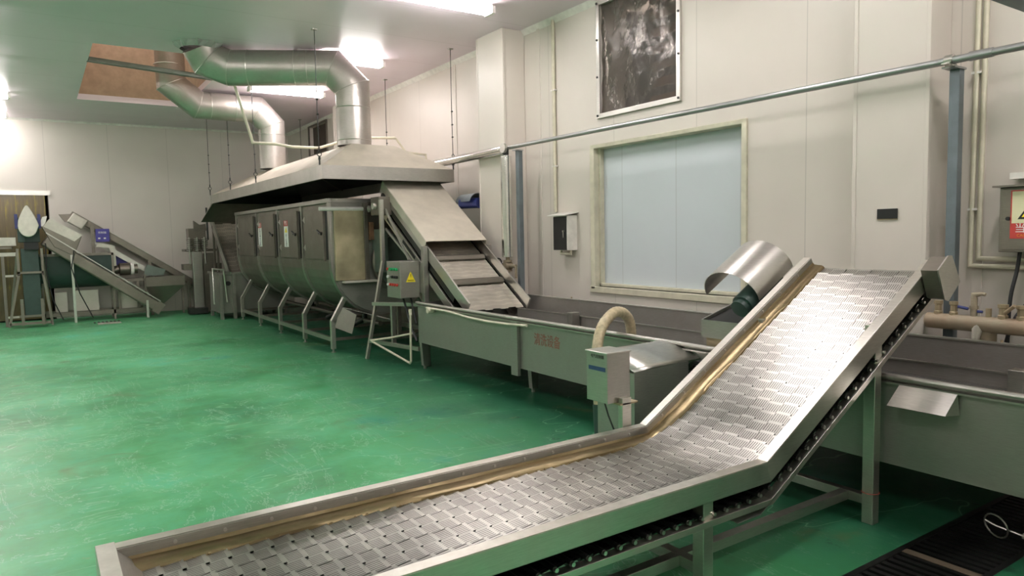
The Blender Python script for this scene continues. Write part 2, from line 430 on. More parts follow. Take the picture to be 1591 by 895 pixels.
gx = [[(WX+.02+.012*math.sin(i*1.7+j*.6)*math.cos(j*1.1), O0+(O1-O0)*i/n, OZ0+(OZ1-OZ0)*j/n) for j in range(n+1)] for i in range(n+1)]
mb.add([gx[i][j] for i in range(n+1) for j in range(n+1)], [(i*(n+1)+j, (i+1)*(n+1)+j, (i+1)*(n+1)+j+1, i*(n+1)+j+1) for i in range(n) for j in range(n)])
mb.add([(q[0]+.003, q[1], q[2]) for r in gx for q in r], [(i*(n+1)+j, i*(n+1)+j+1, (i+1)*(n+1)+j+1, (i+1)*(n+1)+j) for i in range(n) for j in range(n)])
mb.build('plastic_film', 'film', vent, smooth=True)
for y in (O0-.02, O1+.02):
    for z in (OZ0-.01, 3.3, 3.7, OZ1+.01): MB().tube([(WX-.04, y, z), (WX-.028, y, z)], .012, 8).build('screw', 'wire', vent)
v2 = thing('ventilation_opening', 'small dark ventilation opening far down the right wall behind the exhaust ducts', 'vent', (WX, 15.4, PZ0))
mb = MB()
for a in ((P0-.04, P1+.04, PZ0-.04, PZ0), (P0-.04, P1+.04, PZ1, PZ1+.03), (P0-.04, P0+.01, PZ0, PZ1), (P1-.01, P1+.04, PZ0, PZ1)): mb.box(WX-.03, WX-.001, *a)
mb.build('frame', 'steel_dull', v2)
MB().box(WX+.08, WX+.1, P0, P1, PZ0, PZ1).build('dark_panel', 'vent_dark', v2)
# doorway with strip curtain in the back wall
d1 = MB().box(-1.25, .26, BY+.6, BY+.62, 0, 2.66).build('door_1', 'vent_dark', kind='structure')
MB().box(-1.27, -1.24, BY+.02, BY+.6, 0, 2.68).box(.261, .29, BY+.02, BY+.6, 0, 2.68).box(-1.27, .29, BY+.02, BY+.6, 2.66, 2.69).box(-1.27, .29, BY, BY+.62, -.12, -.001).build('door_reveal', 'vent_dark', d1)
MB().box(-1.3, .3, BY-.03, BY-.001, 2.59, 2.68).box(-1.3, -1.25, BY-.02, BY-.001, 0, 2.6).build('door_frame', 'steel_clean', d1)
for k in range(9):
    x = -1.22+k*.165
    t = MB().box(x-.095, x+.095, BY-.012-(k % 2)*.006, BY-.009-(k % 2)*.006, .03, 2.6).build('strip_curtain', 'strip')
    nth = ('ninth', 'eighth', 'seventh', 'sixth', 'fifth', 'fourth', 'third', 'second', 'first')[k]
    tag(rebase(t, (x, BY-.012, .03)), 'yellowish plastic door strip, %s from the right edge of the back doorway' % nth, 'strip curtain', 'plastic strips of the back doorway curtain')

# ================================================================== CEILING LIGHTS
def lamp(x, y, label):
    t = thing('ceiling_light', label, 'ceiling light', (x, y, CZ), 'fluorescent lights on the ceiling')
    MB().box(x-.62, x+.62, y-.06, y+.06, CZ-.045, CZ-.001).box(x-.64, x-.6, y-.085, y+.085, CZ-.11, CZ-.03).box(x+.6, x+.64, y-.085, y+.085, CZ-.11, CZ-.03).build('housing', 'white_paint', t)
    pr = [(y-.075, CZ-.05), (y-.078, CZ-.08), (y-.045, CZ-.108), (y+.045, CZ-.108), (y+.078, CZ-.08), (y+.075, CZ-.05)]
    MB().prism(pr, x-.598, x+.598, 'x').build('diffuser', 'lamp', t)
    return t
l0 = lamp(3.7, 12.3, 'fluorescent ceiling light between the two exhaust duct elbows, behind the nearer duct')
dup(l0, (3.7, 9.5+.25, CZ), 'fluorescent ceiling light just right of the nearer duct elbow')
dup(l0, (3.74, 6.85, CZ), 'fluorescent ceiling light cut off by the top edge of the photo')
dup(l0, (-.86, 14.78, CZ), 'lower of the ceiling lights cut off by the left edge of the photo')
dup(l0, (-.95, 12.0, CZ), 'upper of the ceiling lights cut off by the left edge of the photo')
for k, (x, y) in enumerate(((3.74, 4.12), (3.74, 1.35), (3.74, -1.4), (-.95, 9.3), (-.95, 6.6), (-.95, 3.9), (-.95, 1.2), (-.95, -1.5), (-.95, 17.0), (-4.6, 12), (-4.6, 6.6), (-4.6, 1.2))):
    row = {3.74: 'row nearest the right wall', -.95: 'middle row', -4.6: 'row nearest the left wall'}[x]
    nth = ('first', 'second', 'third', 'first', 'second', 'third', 'fourth', 'fifth', 'farthest', 'farthest', 'second', 'nearest')[k]
    dup(l0, (x, y, CZ), 'ceiling light outside the photo, %s unseen in the %s' % (nth, row))
bpy.data.objects
t = thing('overhead_beam', 'dark grey beam end at the top right corner of the photo', 'beam', (4.4, 1.43, 2.6))
MB().box(3.5, 5.27, 1.4, 1.45, 2.62, 2.74).build('web', 'galv', t); MB().box(3.5, 5.27, 1.36, 1.5, 2.6, 2.62).build('flange', 'galv', t)

# ================================================================== BELTS
def fillet(pts, R, n=8):
    out = [pts[0]]
    for i in range(1, len(pts)-1):
        p, a, b = V(pts[i]), V(pts[i-1]), V(pts[i+1]); da, db = (a-p).normalized(), (b-p).normalized()
        t = R
        for k in range(n+1):
            u = k/n; out.append(tuple((p+da*t)*(1-u)**2+p*2*u*(1-u)+(p+db*t)*u*u))
    out.append(pts[-1]); return out
def belt_mesh(path, c0, c1, pitch, lift, mp, segs=8, stag=.22, th=.006):
    L = [0]
    for a, b in zip(path, path[1:]): L.append(L[-1]+(V(b)-V(a)).length)
    def at(s, h):
        s = max(0, min(L[-1]-1e-6, s)); i = 0
        while L[i+1] < s: i += 1
        a, b = V(path[i]), V(path[i+1]); d = (b-a).normalized(); p = a+d*(s-L[i]); return p+V((-d.y, d.x))*h
    m = MB(); m.uv = []; n = int(L[-1]/pitch); w = (c1-c0)/segs
    for i in range(n):
        for j in range(segs):
            o = (j % 2)*stag*pitch; s0, s1 = i*pitch+o, (i+1)*pitch+o; u0, u1 = c0+j*w, c0+(j+1)*w
            a, b, c = at(s0, 0), at(s1, lift), at(s1, -th)
            k = len(m.v)
            for q in (a, b, c):
                m.v += [V(mp(q.x, u0, q.y)), V(mp(q.x, u1, q.y))]
            flip = (m.v[k+1]-m.v[k]).cross(m.v[k+2]-m.v[k]).z < 0
            f1, uv1 = (k, k+1, k+3, k+2), [(u0, i), (u1, i), (u1, i+.999), (u0, i+.999)]
            f2, uv2 = (k+2, k+3, k+5, k+4), [(u0, i+.02)]*4
            if flip: f1, uv1, f2 = f1[::-1], uv1[::-1], f2[::-1]
            m.f += [f1, f2]; m.uv += uv1+uv2
    return m
# ================================================================== NEAR CONVEYOR (L-shaped, runs across the hall and climbs to the wash tank)
NY, FY = 1.97, 2.79
A, K, Tp = (.11, .545), (2.69, .545), (4.17, 1.405)
top = [A, K, Tp]
nc = thing('inclined_conveyor', 'large steel conveyor with perforated belt in the foreground, flat section kinking up to the right', 'conveyor', (2.4, 2.38, 0))
ident = lambda a, c, z: (a, c, z)
bpath = fillet(offset([(.2, .545), K, (4.135, 1.386)], -.075), .28)
e_ = V(bpath[-1]); dd_ = (e_-V(bpath[-2])).normalized(); cn_ = e_-V((-dd_.y, dd_.x))*.075
bpath += [tuple(cn_+V((-dd_.y, dd_.x))*.075*math.cos(a)+dd_*.075*math.sin(a)) for a in (.3, .6, .9, 1.2, 1.5, 1.8, 2.1, 2.4, 2.7)]
MB().sheet(offset(bpath[:-9], -.018), .004, NY+.052, FY-.125).build('belt_bed', 'dark', nc)
belt_mesh(bpath, NY+.05, FY-.12, .074, .0072, ident, 8, .2).build('belt', 'belt', nc)
low = fillet(offset([(.2, .545), K, (4.1, 1.365)], -.185), .2)
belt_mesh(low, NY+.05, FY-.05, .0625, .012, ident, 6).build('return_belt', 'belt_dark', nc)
# side rails: flat top ledge, web
def rail(y0, y1, web_y0, web_y1, depth):
    m = MB(); m.sheet(offset(top, -.004), .004, y0, y1); m.sheet(offset(top, -depth), depth-.004, web_y0, web_y1)
    m.sheet(offset(top, -depth-.0), .004, y0, y1)
    return m
rail(NY, NY+.055, NY, NY+.005, .1).build('side_rail', 'steel_rail', nc, bevel=.0015)
rail(FY-.05, FY, FY-.005, FY, .12).build('side_rail', 'steel_rail', nc, bevel=.0015)
MB().sheet(offset(top, -.04), .036, FY-.056, FY-.05).build('clamp_strip', 'steel', nc, bevel=.001)
# bronze stained skirt along the far rail, with a bulged section
def skirt(pro, name, mat, sgn=1):
    m = MB(); rows = [(y, offset(top if i == 0 else top, -d)) for i, (y, d) in enumerate(pro)]
    # subdivide along the length with slight waviness
    def res(line, k=34):
        out = []
        for a, b in zip(line, line[1:]):
            for i in range(k): out.append(tuple(V(a)+(V(b)-V(a))*(i/k)))
        out.append(line[-1]); return out
    rr = [(y, res(l)) for y, l in rows]; n = len(rr[0][1]); k0 = 0
    for jj, (y, l) in enumerate(rr):
        amp = .004*math.sin(math.pi*jj/(len(rr)-1))
        for i, p in enumerate(l): m.v.append(V((p[0], y+amp*math.sin(i*.6)+amp*.6*math.sin(i*1.9), p[1]+amp*.5*math.sin(i*.9))))
    for j in range(len(rr)-1):
        for i in range(n-1): m.f.append((j*n+i, (j+1)*n+i, (j+1)*n+i+1, j*n+i+1))
    return m.build(name, mat, nc, smooth=True)
skirt([(FY-.055, .036), (FY-.062, .05), (FY-.085, .053), (FY-.112, .055), (FY-.124, .062), (FY-.128, .074), (FY-.122, .086)][::1], 'skirt', 'bronze')
skirt([(NY+.052, .02), (NY+.06, .05), (NY+.07, .078)], 'skirt', 'bronze')
for k in range(14):
    x = .35+k*.17
    MB().tube([(x, FY-.054, .522), (x, FY-.062, .522)], .007, 8).build('screw', 'steel_clean', nc)
for k in range(8):
    p = V(K)+(V(Tp)-V(K))*((k+.6)/8.5); q = p+V((.503, -.864))*.022*1
    MB().tube([(q.x, FY-.054, q.y), (q.x, FY-.062, q.y)], .007, 8).build('screw', 'steel_clean', nc)
for k in range(46):                                   # rivets where the skirt meets the belt
    x = .35+k*.05
    MB().ring((x, FY-.126, .474), (0, 1, 0), .003, .004, 8, 5).build('rivet', 'bronze', nc)
# left end cross member and ramp plate
MB().box(.105, .165, NY-.003, FY+.003, .44, .549).build('end_plate', 'steel_rail', nc, bevel=.002)
MB().prism([(.165, .54), (.25, .455), (.25, .447), (.165, .532)], NY+.01, FY-.06).build('ramp_plate', 'steel', nc)
# lower guide rails
lowl = offset(top, -.215)
for y0, y1 in ((NY+.01, NY+.055), (FY-.05, FY-.005)):
    MB().sheet(lowl, .028, y0, y1).build('guide_rail', 'steel_rail', nc, bevel=.001)
MB().sheet([(2.5, .30), (2.66, .302), (2.8, .38)], .004, NY+.01, NY+.2).build('bottom_plate', 'steel', nc)
# rollers with bright pin ends along the return belt
pm = fillet(offset(top, -.172), .2)
LL = [0]
for a, b in zip(pm, pm[1:]): LL.append(LL[-1]+(V(b)-V(a)).length)
def along(s):
    i = 0
    while LL[i+1] < s: i += 1
    a, b = V(pm[i]), V(pm[i+1]); return a+(b-a).normalized()*(s-LL[i])
s = .3; k = 0
while s < LL[-1]-.12 and k < 60:
    p = along(s)
    r = MB().tube([(p.x, NY+.03, p.y), (p.x, FY-.03, p.y)], .012, 8).build('return_roller', 'dark', nc)
    MB().tube([(p.x, NY+.018, p.y), (p.x, NY+.03, p.y)], .009, 8).build('pin', 'steel_clean', r)
    s += .078; k += 1
# head shaft and chain guard box at the upper near end
d = V((.864, .503)); nn = V((-.503, .864))
def gb(c, a, b, y0, y1):
    c = V(c); return [tuple(c+d*i*a/2+nn*j*b/2) for i, j in ((-1, -1), (1, -1), (1, 1), (-1, 1))]
cc = (4.12, 1.30)
pol = [(4.00, 1.355), (4.10, 1.425), (4.14, 1.425), (4.235, 1.285), (4.115, 1.19), (4.075, 1.20)]
MB().prism(pol, 1.875, 1.965).build('chain_guard', 'steel_dull', nc, bevel=.003)
MB().prism([(x+(x-4.11)*.06, z+(z-1.3)*.06) for x, z in pol], 1.868, 1.876).build('guard_cover', 'steel_clean', nc)
MB().tube([(cn_.x, 1.98, cn_.y), (cn_.x, FY+.02, cn_.y)], .025, 14).build('head_shaft', 'dark', nc, smooth=True)
MB().tube([(cn_.x, NY+.06, cn_.y), (cn_.x, FY-.06, cn_.y)], .066, 14).build('head_drum', 'dark', nc, smooth=True)
# legs and bracing
for x, z in ((3.66, 1.08), (2.33, .445), (.35, .445)):
    for y in (NY+.06, FY-.06):
        MB().box(x-.031, x+.031, y-.031, y+.031, 0, z if y < 2.3 else z-.03).build('leg', 'steel_rail', nc, bevel=.003)
    MB().box(x-.025, x+.025, NY+.09, FY-.09, .1, .15).build('cross_brace', 'steel', nc, bevel=.002)
MB().box(.376, 2.304, 2.14, 2.19, .1, .15).box(2.356, 3.634, 2.14, 2.19, .1, .15).build('long_brace', 'steel', nc, bevel=.002)
mb = MB().ring((3.66, NY+.06, .17), (0, 0, 1), .044, .0025); mb.build('tape_mark', plain('faded_red_mark', (.3, .06, .04), .6), nc)
# curved drive guard and motor on the far side
D3, N3 = V((.864, 0, .503)), V((-.503, 0, .864)); Y3 = V((0, 1, 0))
c0 = V((3.80, 3.07, 1.16)); arc = []
for k in range(19):
    an = math.radians(-6+k*10.5); arc.append((math.cos(an), math.sin(an)))
m = MB(); L_ = .40
for r in (.215, .211):
    for t_ in (0, .5, 1):
        for ca, sa in arc: m.v.append(c0+D3*(L_*t_)-Y3*(r*ca)+N3*(r*sa*(.86)))
n = len(arc)
for q in (0, 1):
    for t_ in (0, 1):
        for k in range(n-1):
            a = q*3*n+t_*n+k; m.f.append((a, a+1, a+n+1, a+n))
for t_ in (0, 2):
    for k in range(n-1): m.f.append((t_*n+k, 3*n+t_*n+k, 3*n+t_*n+k+1, t_*n+k+1))
m.build('motor_guard', 'steel_clean', nc, smooth=True)
MB().tube([c0+D3*-.06-Y3*.12-N3*.03, c0+D3*.3-Y3*.12-N3*.03], .075, 20).build('drive_motor', 'motor', nc, smooth=True)
MB().tube([c0+D3*-.1-Y3*.12-N3*.03, c0+D3*-.062-Y3*.12-N3*.03], .06, 20).build('motor_fan_cover', 'motor', nc, smooth=True)
MB().box(3.72, 4.1, FY, FY+.12, 1.02, 1.03).build('motor_bracket', 'steel', nc)

# discharge chute beyond the belt
ch = thing('discharge_chute', 'black lined steel chute standing behind the rising belt above the tank', 'chute', (4.1, 3.12, .78))
MB().prism([(3.77, .865), (3.77, .985), (3.785, .985), (4.47, 1.17), (4.47, .865)], 2.94, 2.95).prism([(3.77, .865), (3.77, .985), (4.47, 1.175), (4.47, .865)], 3.29, 3.3).box(3.765, 3.775, 2.95, 3.29, .865, .985).build('side_sheet', 'tank', ch)
MB().prism([(3.776, .965), (4.47, 1.15), (4.47, 1.13), (3.776, .945)], 2.951, 3.289).build('rubber_lining', 'black', ch)
MB().box(3.8, 3.85, 2.97, 3.28, .70, .864).build('support', 'brass', ch)
MB().box(4.38, 4.44, 2.97, 3.28, .70, .864).build('support', 'tank', ch)

# ================================================================== WASH TANK
tk = thing('wash_tank', 'long grey green steel wash tank along the right wall with red lettering', 'tank', (4.3, 4.0, 0))
TX0, TX1, TY0, TY1 = 3.75, 4.86, .35, 7.65
MB().box(TX0, TX0+.006, TY0, TY1, .33, .79).box(TX0, TX1, TY0, TY1, .32, .33).box(TX0, TX1, TY1-.006, TY1, .33, .79).box(TX0, TX1, TY0, TY0+.006, .33, .79).build('tank_body', 'tank', tk)
MB().box(TX1-.006, TX1, TY0, TY1, .33, .865).build('back_plate', 'tank_in', tk)
MB().tube([(TX0-.005, TY0, .795), (TX0-.005, TY1+.02, .795)], .019, 10).box(TX0-.03, TX0, TY0, TY1, .762, .772).build('front_rim', 'steel', tk, smooth=True)
MB().box(TX1-.012, TX1+.03, TY0, TY1, .862, .874).build('back_rim', 'steel_clean', tk, bevel=.003)
MB().box(TX0, TX1, TY1-.01, TY1+.02, .785, .8).build('end_rim', 'steel', tk)
for y in (6.1, 3.55, 1.9):
    MB().tube([(TX1+.01, y, .874), (TX1+.01, y, .89)], .008, 8).build('bolt', 'brass', tk)
MB().box(4.55, 4.556, TY0+.01, 6.7, .5, .745).build('partition', 'tank_in', tk)
MB().box(4.543, 4.563, TY0+.01, 6.7, .742, .752).build('partition_edge', 'steel_clean', tk)
MB().box(3.757, 4.549, TY0+.01, 2.9, .655, .66).build('perforated_plate', 'perf', tk)
MB().box(3.757, 4.549, 2.9, 6.7, .505, .51).build('perforated_plate', 'perf', tk)
MB().box(4.557, 4.853, TY0+.01, 7.6, .6, .61).build('gutter', 'tank_in', tk)
for y in (1.66, 5.6):
    MB().box(4.44, 4.54, y-.04, y+.04, .62, .79).build('partition_post', 'steel', tk, bevel=.003)
for y in (5.54,):
    MB().box(TX0-.035, TX0-.001, y-.055, y-.048, .25, .76).box(TX0-.035, TX0-.029, y-.048, y+.055, .25, .76).build('stiffener', 'tank', tk)
for y in (7.6, 5.75, 3.75, 1.0):
    for x in ((3.80, 4.8) if y > 7 else (4.08, 4.72)):
        MB().add([(x-.05, y-.03, .32), (x+.05, y-.03, .32), (x+.05, y+.03, .32), (x-.05, y+.03, .32), (x-.03, y-.03, .04), (x+.03, y-.03, .04), (x+.03, y+.03, .04), (x-.03, y+.03, .04)],
                 [(0,1,2,3),(4,7,6,5),(0,4,5,1),(1,5,6,2),(2,6,7,3),(3,7,4,0)]).tube([(x, y, 0), (x, y, .04)], .02, 8).build('leg', 'steel', tk)
text('清洗设备', 'lettering', 'faded_red', tk, .12, (TX0-.0015, 5.06, .625), (0, -1, 0), (0, 0, 1), .0008, .82)
# folded spout under the front rim
sp = MB().sheet([(3.72, .765), (3.60, .675), (3.74, .655)], .004, 1.64, 1.92).prism([(3.72, .765), (3.60, .675), (3.75, .655)], 1.636, 1.64)
sp.build('spout', 'steel_clean', tk)
pc = MB().tube([(3.7, 7.32, .765), (3.7, 6.9, .765), (3.7, 6.74, .76), (3.7, 6.37, .735), (3.7, 6.0, .728), (3.7, 5.63, .735), (3.7, 5.3, .752)], .012, 8).build('drain_tube', 'pvc', tk, smooth=True)
MB().tube([(3.735, 7.22, .74), (3.66, 7.22, .74)], .03, 12).build('tube_cap', 'pvc', tk, smooth=True)

# pump guard in front of the tank
pg = thing('pump_guard', 'folded sheet steel pump guard between the tank and the foreground conveyor', 'machine guard', (3.4, 3.35, 0))
prof = [(3.2, .70), (3.26, .735), (3.34, .765), (3.43, .785), (3.52, .79), (3.7, .785)]
m = MB()
# front sheet facing the camera, then a curved top rising behind it
pts = [(3.20, .66), (3.26, .735), (3.35, .778), (3.5, .785)]
MB().sheet([(3.20, .66), (3.25, .73), (3.33, .768), (3.44, .775), (3.72, .76)], .004, 3.22, 3.74, 'x') if 0 else None
front = [(3.12, 3.28, .10), (3.62, 3.28, .10), (3.62, 3.28, .715), (3.12, 3.28, .70)]
MB().add([(x, 3.28, z) for x, y, z in front]+[(x, 3.286, z) for x, y, z in front], [(0,1,2,3),(7,6,5,4),(0,4,5,1),(1,5,6,2),(2,6,7,3),(3,7,4,0)]).build('front_sheet', 'tank', pg)
m = MB(); rows = []
for k in range(9):
    t_ = k/8; y = 3.28+.36*t_; z = .70+.085*math.sin(t_*math.pi/2)
    rows.append([(3.12+.0*t_, y, z), (3.30, y, z+.012), (3.74, y, z+.02)])
for r in rows: m.v += [V(q) for q in r]
for i in range(8):
    for j in range(2): m.f.append((i*3+j, i*3+j+1, (i+1)*3+j+1, (i+1)*3+j))
so = m.build('top_sheet', 'steel_clean', pg, smooth=True); sm = so.modifiers.new('thickness', 'SOLIDIFY'); sm.thickness = .004
MB().box(3.12, 3.126, 3.286, 3.64, .1, .69).build('side_sheet', 'tank', pg)
MB().box(3.3, 3.74, 3.64, 3.645, .5, .80).build('back_sheet', 'steel_clean', pg)
MB().tube([(3.66, 3.25, .63), (3.74, 3.25, .63)], .085, 20).build('pulley', 'black', pg, smooth=True)
for k in range(10):
    an = k*math.pi/5
    MB().box(3.64, 3.66, 3.25+.05*math.cos(an)-.009, 3.25+.05*math.cos(an)+.009, .63+.05*math.sin(an)-.009, .63+.05*math.sin(an)+.009).build('pulley_bolt', 'dark', pg)

# cream suction hose
hs = thing('ribbed_hose', 'thick cream hose arching over the tank front rim behind the small control box', 'hose', (3.5, 4.1, .3))
hp = [(3.46, 4.02, .30), (3.48, 4.05, .55), (3.52, 4.10, .74), (3.6, 4.14, .86), (3.70, 4.17, .93), (3.8, 4.2, .96), (3.9, 4.22, .94), (3.99, 4.25, .87), (4.03, 4.27, .77), (4.04, 4.28, .68)]
def smoothline(p, n=5):
    P_ = [V(q) for q in p]; out = []
    for i in range(len(P_)-1):
        a, b, c, e = P_[max(0, i-1)], P_[i], P_[i+1], P_[min(len(P_)-1, i+2)]
        for k in range(n):
            t_ = k/n; out.append(.5*((2*b)+(c-a)*t_+(2*a-5*b+4*c-e)*t_*t_+(3*b-3*c+e-a)*t_**3))
    out.append(P_[-1]); return out
hh = smoothline(hp, 8); MB().tube(hh, [.041+.0025*(i % 2) for i in range(len(hh))], 14).build('hose_body', 'hose', hs, smooth=True)
MB().tube([(3.46, 4.0, .0), (3.46, 4.02, .3)], .05, 14).build('riser_pipe', 'motor', hs, smooth=True)
MB().tube([(4.04, 4.28, .69), (4.04, 4.28, .62)], .046, 14).build('coupling', 'motor', hs, smooth=True)

# small control box on a post
cb = thing('control_box', 'small square steel control box on a post at the conveyor bend', 'control box', (2.58, 2.83, .5))
MB().box(2.50, 2.665, 2.835, 3.008, .672, .945).build('box_body', 'steel', cb, bevel=.003)
MB().box(2.494, 2.671, 2.829, 3.014, .943, .951).build('lid', 'steel_clean', cb, bevel=.002)
MB().box(2.575, 2.64, 2.80, 2.835, .50, .70).build('post', 'steel_rail', cb, bevel=.003)
MB().box(2.56, 2.69, 2.80, 2.9, .662, .671).build('mounting_plate', 'brass', cb)
MB().box(2.4985, 2.4995, 2.85, 2.988, .845, .868).build('blue_label', 'blueprint', cb, label='dark blue label strip')
text('电气控制箱', 'lettering', 'blackprint', cb, .022, (2.4988, 2.915, .922), (0, -1, 0), (0, 0, 1), .0003)
MB().tube([(2.53, 2.9, .68), (2.535, 2.87, .6), (2.55, 2.84, .52), (2.55, 2.86, .3), (2.6, 2.9, .0)], .005, 6).build('cable', 'black', cb)

# ================================================================== WALL SERVICES
# long overhead pipe
lp = thing('wall_pipe', 'thin galvanised pipe running along the right wall above the window', 'pipe', (4.88, 4.5, 2.66))
MB().tube([(4.86, -.5, 2.64), (4.88, 2.25, 2.637), (4.88, 7.3, 2.652)], .024, 14).build('pipe_run', 'pipe', lp, smooth=True)
MB().tube([(4.88, 2.0, 2.638), (4.88, 2.13, 2.638)], .029, 14).build('coupling', 'pipe', lp, smooth=True)
MB().tube([(4.88, 2.225, 2.638), (4.88, 2.27, 2.638)], .036, 14).box(4.83, 4.93, 2.225, 2.275, 2.612, 2.62).build('clamp', 'steel_clean', lp)
ip = thing('insulated_pipe', 'shiny jacketed pipe coming along the wall and dropping to a valve', 'pipe', (4.88, 7.35, .9))
MB().tube([(4.88, 13.5, 2.60), (4.88, 7.42, 2.64)], .056, 20).build('horizontal_jacket', 'mirror', ip, smooth=True)
MB().tube([(4.88, 7.38, 2.56), (4.88, 7.38, 1.31)], .068, 20).build('vertical_jacket', 'mirror', ip, smooth=True)
MB().tube([(4.88, 7.44, 2.64), (4.88, 7.37, 2.64), (4.88, 7.37, 2.57)], .035, 14).build('elbow', 'dark', ip, smooth=True)
MB().tube([(4.80, 7.33, 2.645), (4.835, 7.33, 2.645)], .06, 16).build('flange', 'steel_clean', ip, smooth=True)
MB().tube([(4.88, 7.38, 1.32), (4.88, 7.38, .95)], .025, 12).build('valve_stem_pipe', 'rust', ip, smooth=True)
MB().tube([(4.83, 7.38, 1.20), (4.93, 7.38, 1.20)], .05, 14).tube([(4.88, 7.38, 1.27), (4.88, 7.38, 1.25)], .055, 14).tube([(4.88, 7.38, 1.13), (4.88, 7.38, 1.15)], .055, 14).build('valve_body', 'rust', ip, smooth=True)
MB().ring((4.87, 7.6, 1.24), (.3, 1, .2), .05, .008).tube([(4.88, 7.4, 1.2), (4.87, 7.6, 1.24)], .01, 8).build('hand_wheel', 'black', ip)
MB().tube([(4.88, 7.2, 1.2), (4.88, 7.36, 1.2)], .022, 10).tube([(4.88, 7.2, 1.05), (4.88, 7.2, 1.2)], .014, 10).build('bypass_pipe', 'rust', ip)
for x, y, lab in ((4.93, 7.16, 'blue grey square steel post beside the shiny vertical pipe'), (5.03, 2.27, 'blue grey square steel post carrying the wall pipe, behind the conveyor head')):
    t = thing('steel_post', lab, 'post', (x, y, 0), 'blue grey steel posts along the right wall')
    MB().box(x-.032, x+.032, y-.032, y+.032, .01, 2.6).build('column', 'galv', t, bevel=.004)
    MB().box(x-.07, x+.07, y-.07, y+.07, 0, .01).build('base_plate', 'galv', t)
    MB().box(x-.12 if x > 5 else x-.07, x+.04, y-.04, y+.04, 2.6, 2.612).build('pipe_saddle', 'pipe', t)
# conduits
def conduit(name, pts, r, lab, mat='pvc', clips=()):
    t = thing(name, lab, 'conduit', pts[-1]); MB().tube(pts, r, 10).build('conduit_run', mat, t, smooth=True)
    for p in clips: MB().box(p[0]-.02, p[0]+.02, p[1]-r*1.8, p[1]+r*1.8, p[2]-.008, p[2]+.008).build('clip', 'white_paint', t)
    return t
conduit('conduit', [(5.255, 6.87, 4.12), (5.255, 6.87, 1.85)], .022, 'vertical cream conduit from the ceiling down to the small dark cabinet', 'pvc', [(5.255, 6.87, 2.4), (5.255, 6.87, 3.3)])
conduit('conduit', [(5.24, 2.235, 4.1), (5.24, 2.25, 1.32), (5.24, 1.2, 1.31)], .017, 'outer of the cream conduits turning the corner beside the warning cabinet', 'pvc', [(5.245, 2.24, 1.7), (5.245, 2.24, 2.6)])
conduit('conduit', [(5.24, 2.19, 4.1), (5.24, 2.20, 1.37), (5.24, 1.2, 1.36)], .017, 'inner of the cream conduits turning the corner beside the warning cabinet')
# warning cabinet
wc = thing('electrical_cabinet', 'grey steel wall cabinet with a red and yellow electric shock warning sign', 'electrical cabinet', (5.18, 1.8, 1.42))
MB().box(5.08, WX-.001, 1.58, 2.02, 1.42, 1.825).build('cabinet_body', 'steel_dull', wc, bevel=.004)
MB().box(5.03, WX-.001, 1.56, 2.045, 1.826, 1.838).build('canopy', 'steel_dull', wc)
MB().box(5.16, WX-.001, 1.56, 2.0, 1.88, 1.92).build('cable_tray', 'white_paint', wc)
dr = MB().box(5.074, 5.079, 1.60, 2.0, 1.435, 1.815).build('door', 'steel_dull', wc, bevel=.002)
MB().tube([(5.06, 1.966, 1.63), (5.075, 1.966, 1.63)], .012, 12).build('lock', 'black', dr)
sg = MB().box(5.0715, 5.0735, 1.66, 1.955, 1.505, 1.805).build('warning_sign', 'red', dr, label='red bordered warning sign')
MB().box(5.0705, 5.0714, 1.667, 1.947, 1.6, 1.798).build('sign_panel', 'cream', dr)
MB().prism([(1.915, 1.625), (1.70, 1.625), (1.807, 1.79)], 5.0695, 5.0704, 'x').build('triangle', 'blackprint', dr)
MB().prism([(1.893, 1.638), (1.722, 1.638), (1.807, 1.77)], 5.0685, 5.0694, 'x').build('triangle_fill', 'yellow', dr)
MB().prism([(1.80, 1.755), (1.825, 1.70), (1.808, 1.70), (1.815, 1.65), (1.79, 1.715), (1.805, 1.715)], 5.0675, 5.0684, 'x').build('bolt_symbol', 'blackprint', dr)
text('当心触电', 'lettering', 'white', dr, .062, (5.0708, 1.807, 1.566), (0, -1, 0), (0, 0, 1), .0005)
text('CAUTION ELECTRIC', 'lettering', 'orange', dr, .024, (5.0708, 1.807, 1.524), (0, -1, 0), (0, 0, 1), .0005)
for k, (p) in enumerate(([(5.15, 1.925, 1.42), (5.14, 1.935, 1.3), (5.1, 1.95, 1.13), (5.08, 1.95, .9), (5.06, 1.95, .5)], [(5.15, 1.75, 1.42), (5.13, 1.78, 1.25), (5.1, 1.86, 1.1), (5.07, 1.93, .95), (5.06, 2.0, .6)])):
    MB().tube(smoothline(p), .012, 8).build('power_cable', 'black', wc, smooth=True)
# small dark cabinet under the conduit
sb = thing('fuse_box', 'small wall cabinet with a dark door and a little rain hood, left of the window', 'fuse box', (5.2, 6.6, 1.38))
MB().box(5.13, WX-.001, 6.49, 6.75, 1.39, 1.80).build('cabinet_body', 'white_paint', sb, bevel=.004)
MB().box(5.12, 5.129, 6.50, 6.745, 1.395, 1.785).build('door', 'blackprint', sb, bevel=.002, label='black door panel')
MB().add([(5.07, 6.46, 1.795), (5.07, 6.8, 1.795), (WX-.001, 6.8, 1.83), (WX-.001, 6.46, 1.83), (5.07, 6.46, 1.805), (5.07, 6.8, 1.805), (WX-.001, 6.8, 1.84), (WX-.001, 6.46, 1.84)],
         [(0,3,2,1),(4,5,6,7),(0,1,5,4),(1,2,6,5),(2,3,7,6),(3,0,4,7)]).build('rain_hood', 'white_paint', sb)
MB().tube([(5.1, 6.54, 1.615), (5.12, 6.54, 1.615)], .012, 8).box(5.105, 5.115, 6.535, 6.548, 1.54, 1.62).build('handle', 'steel_clean', sb)
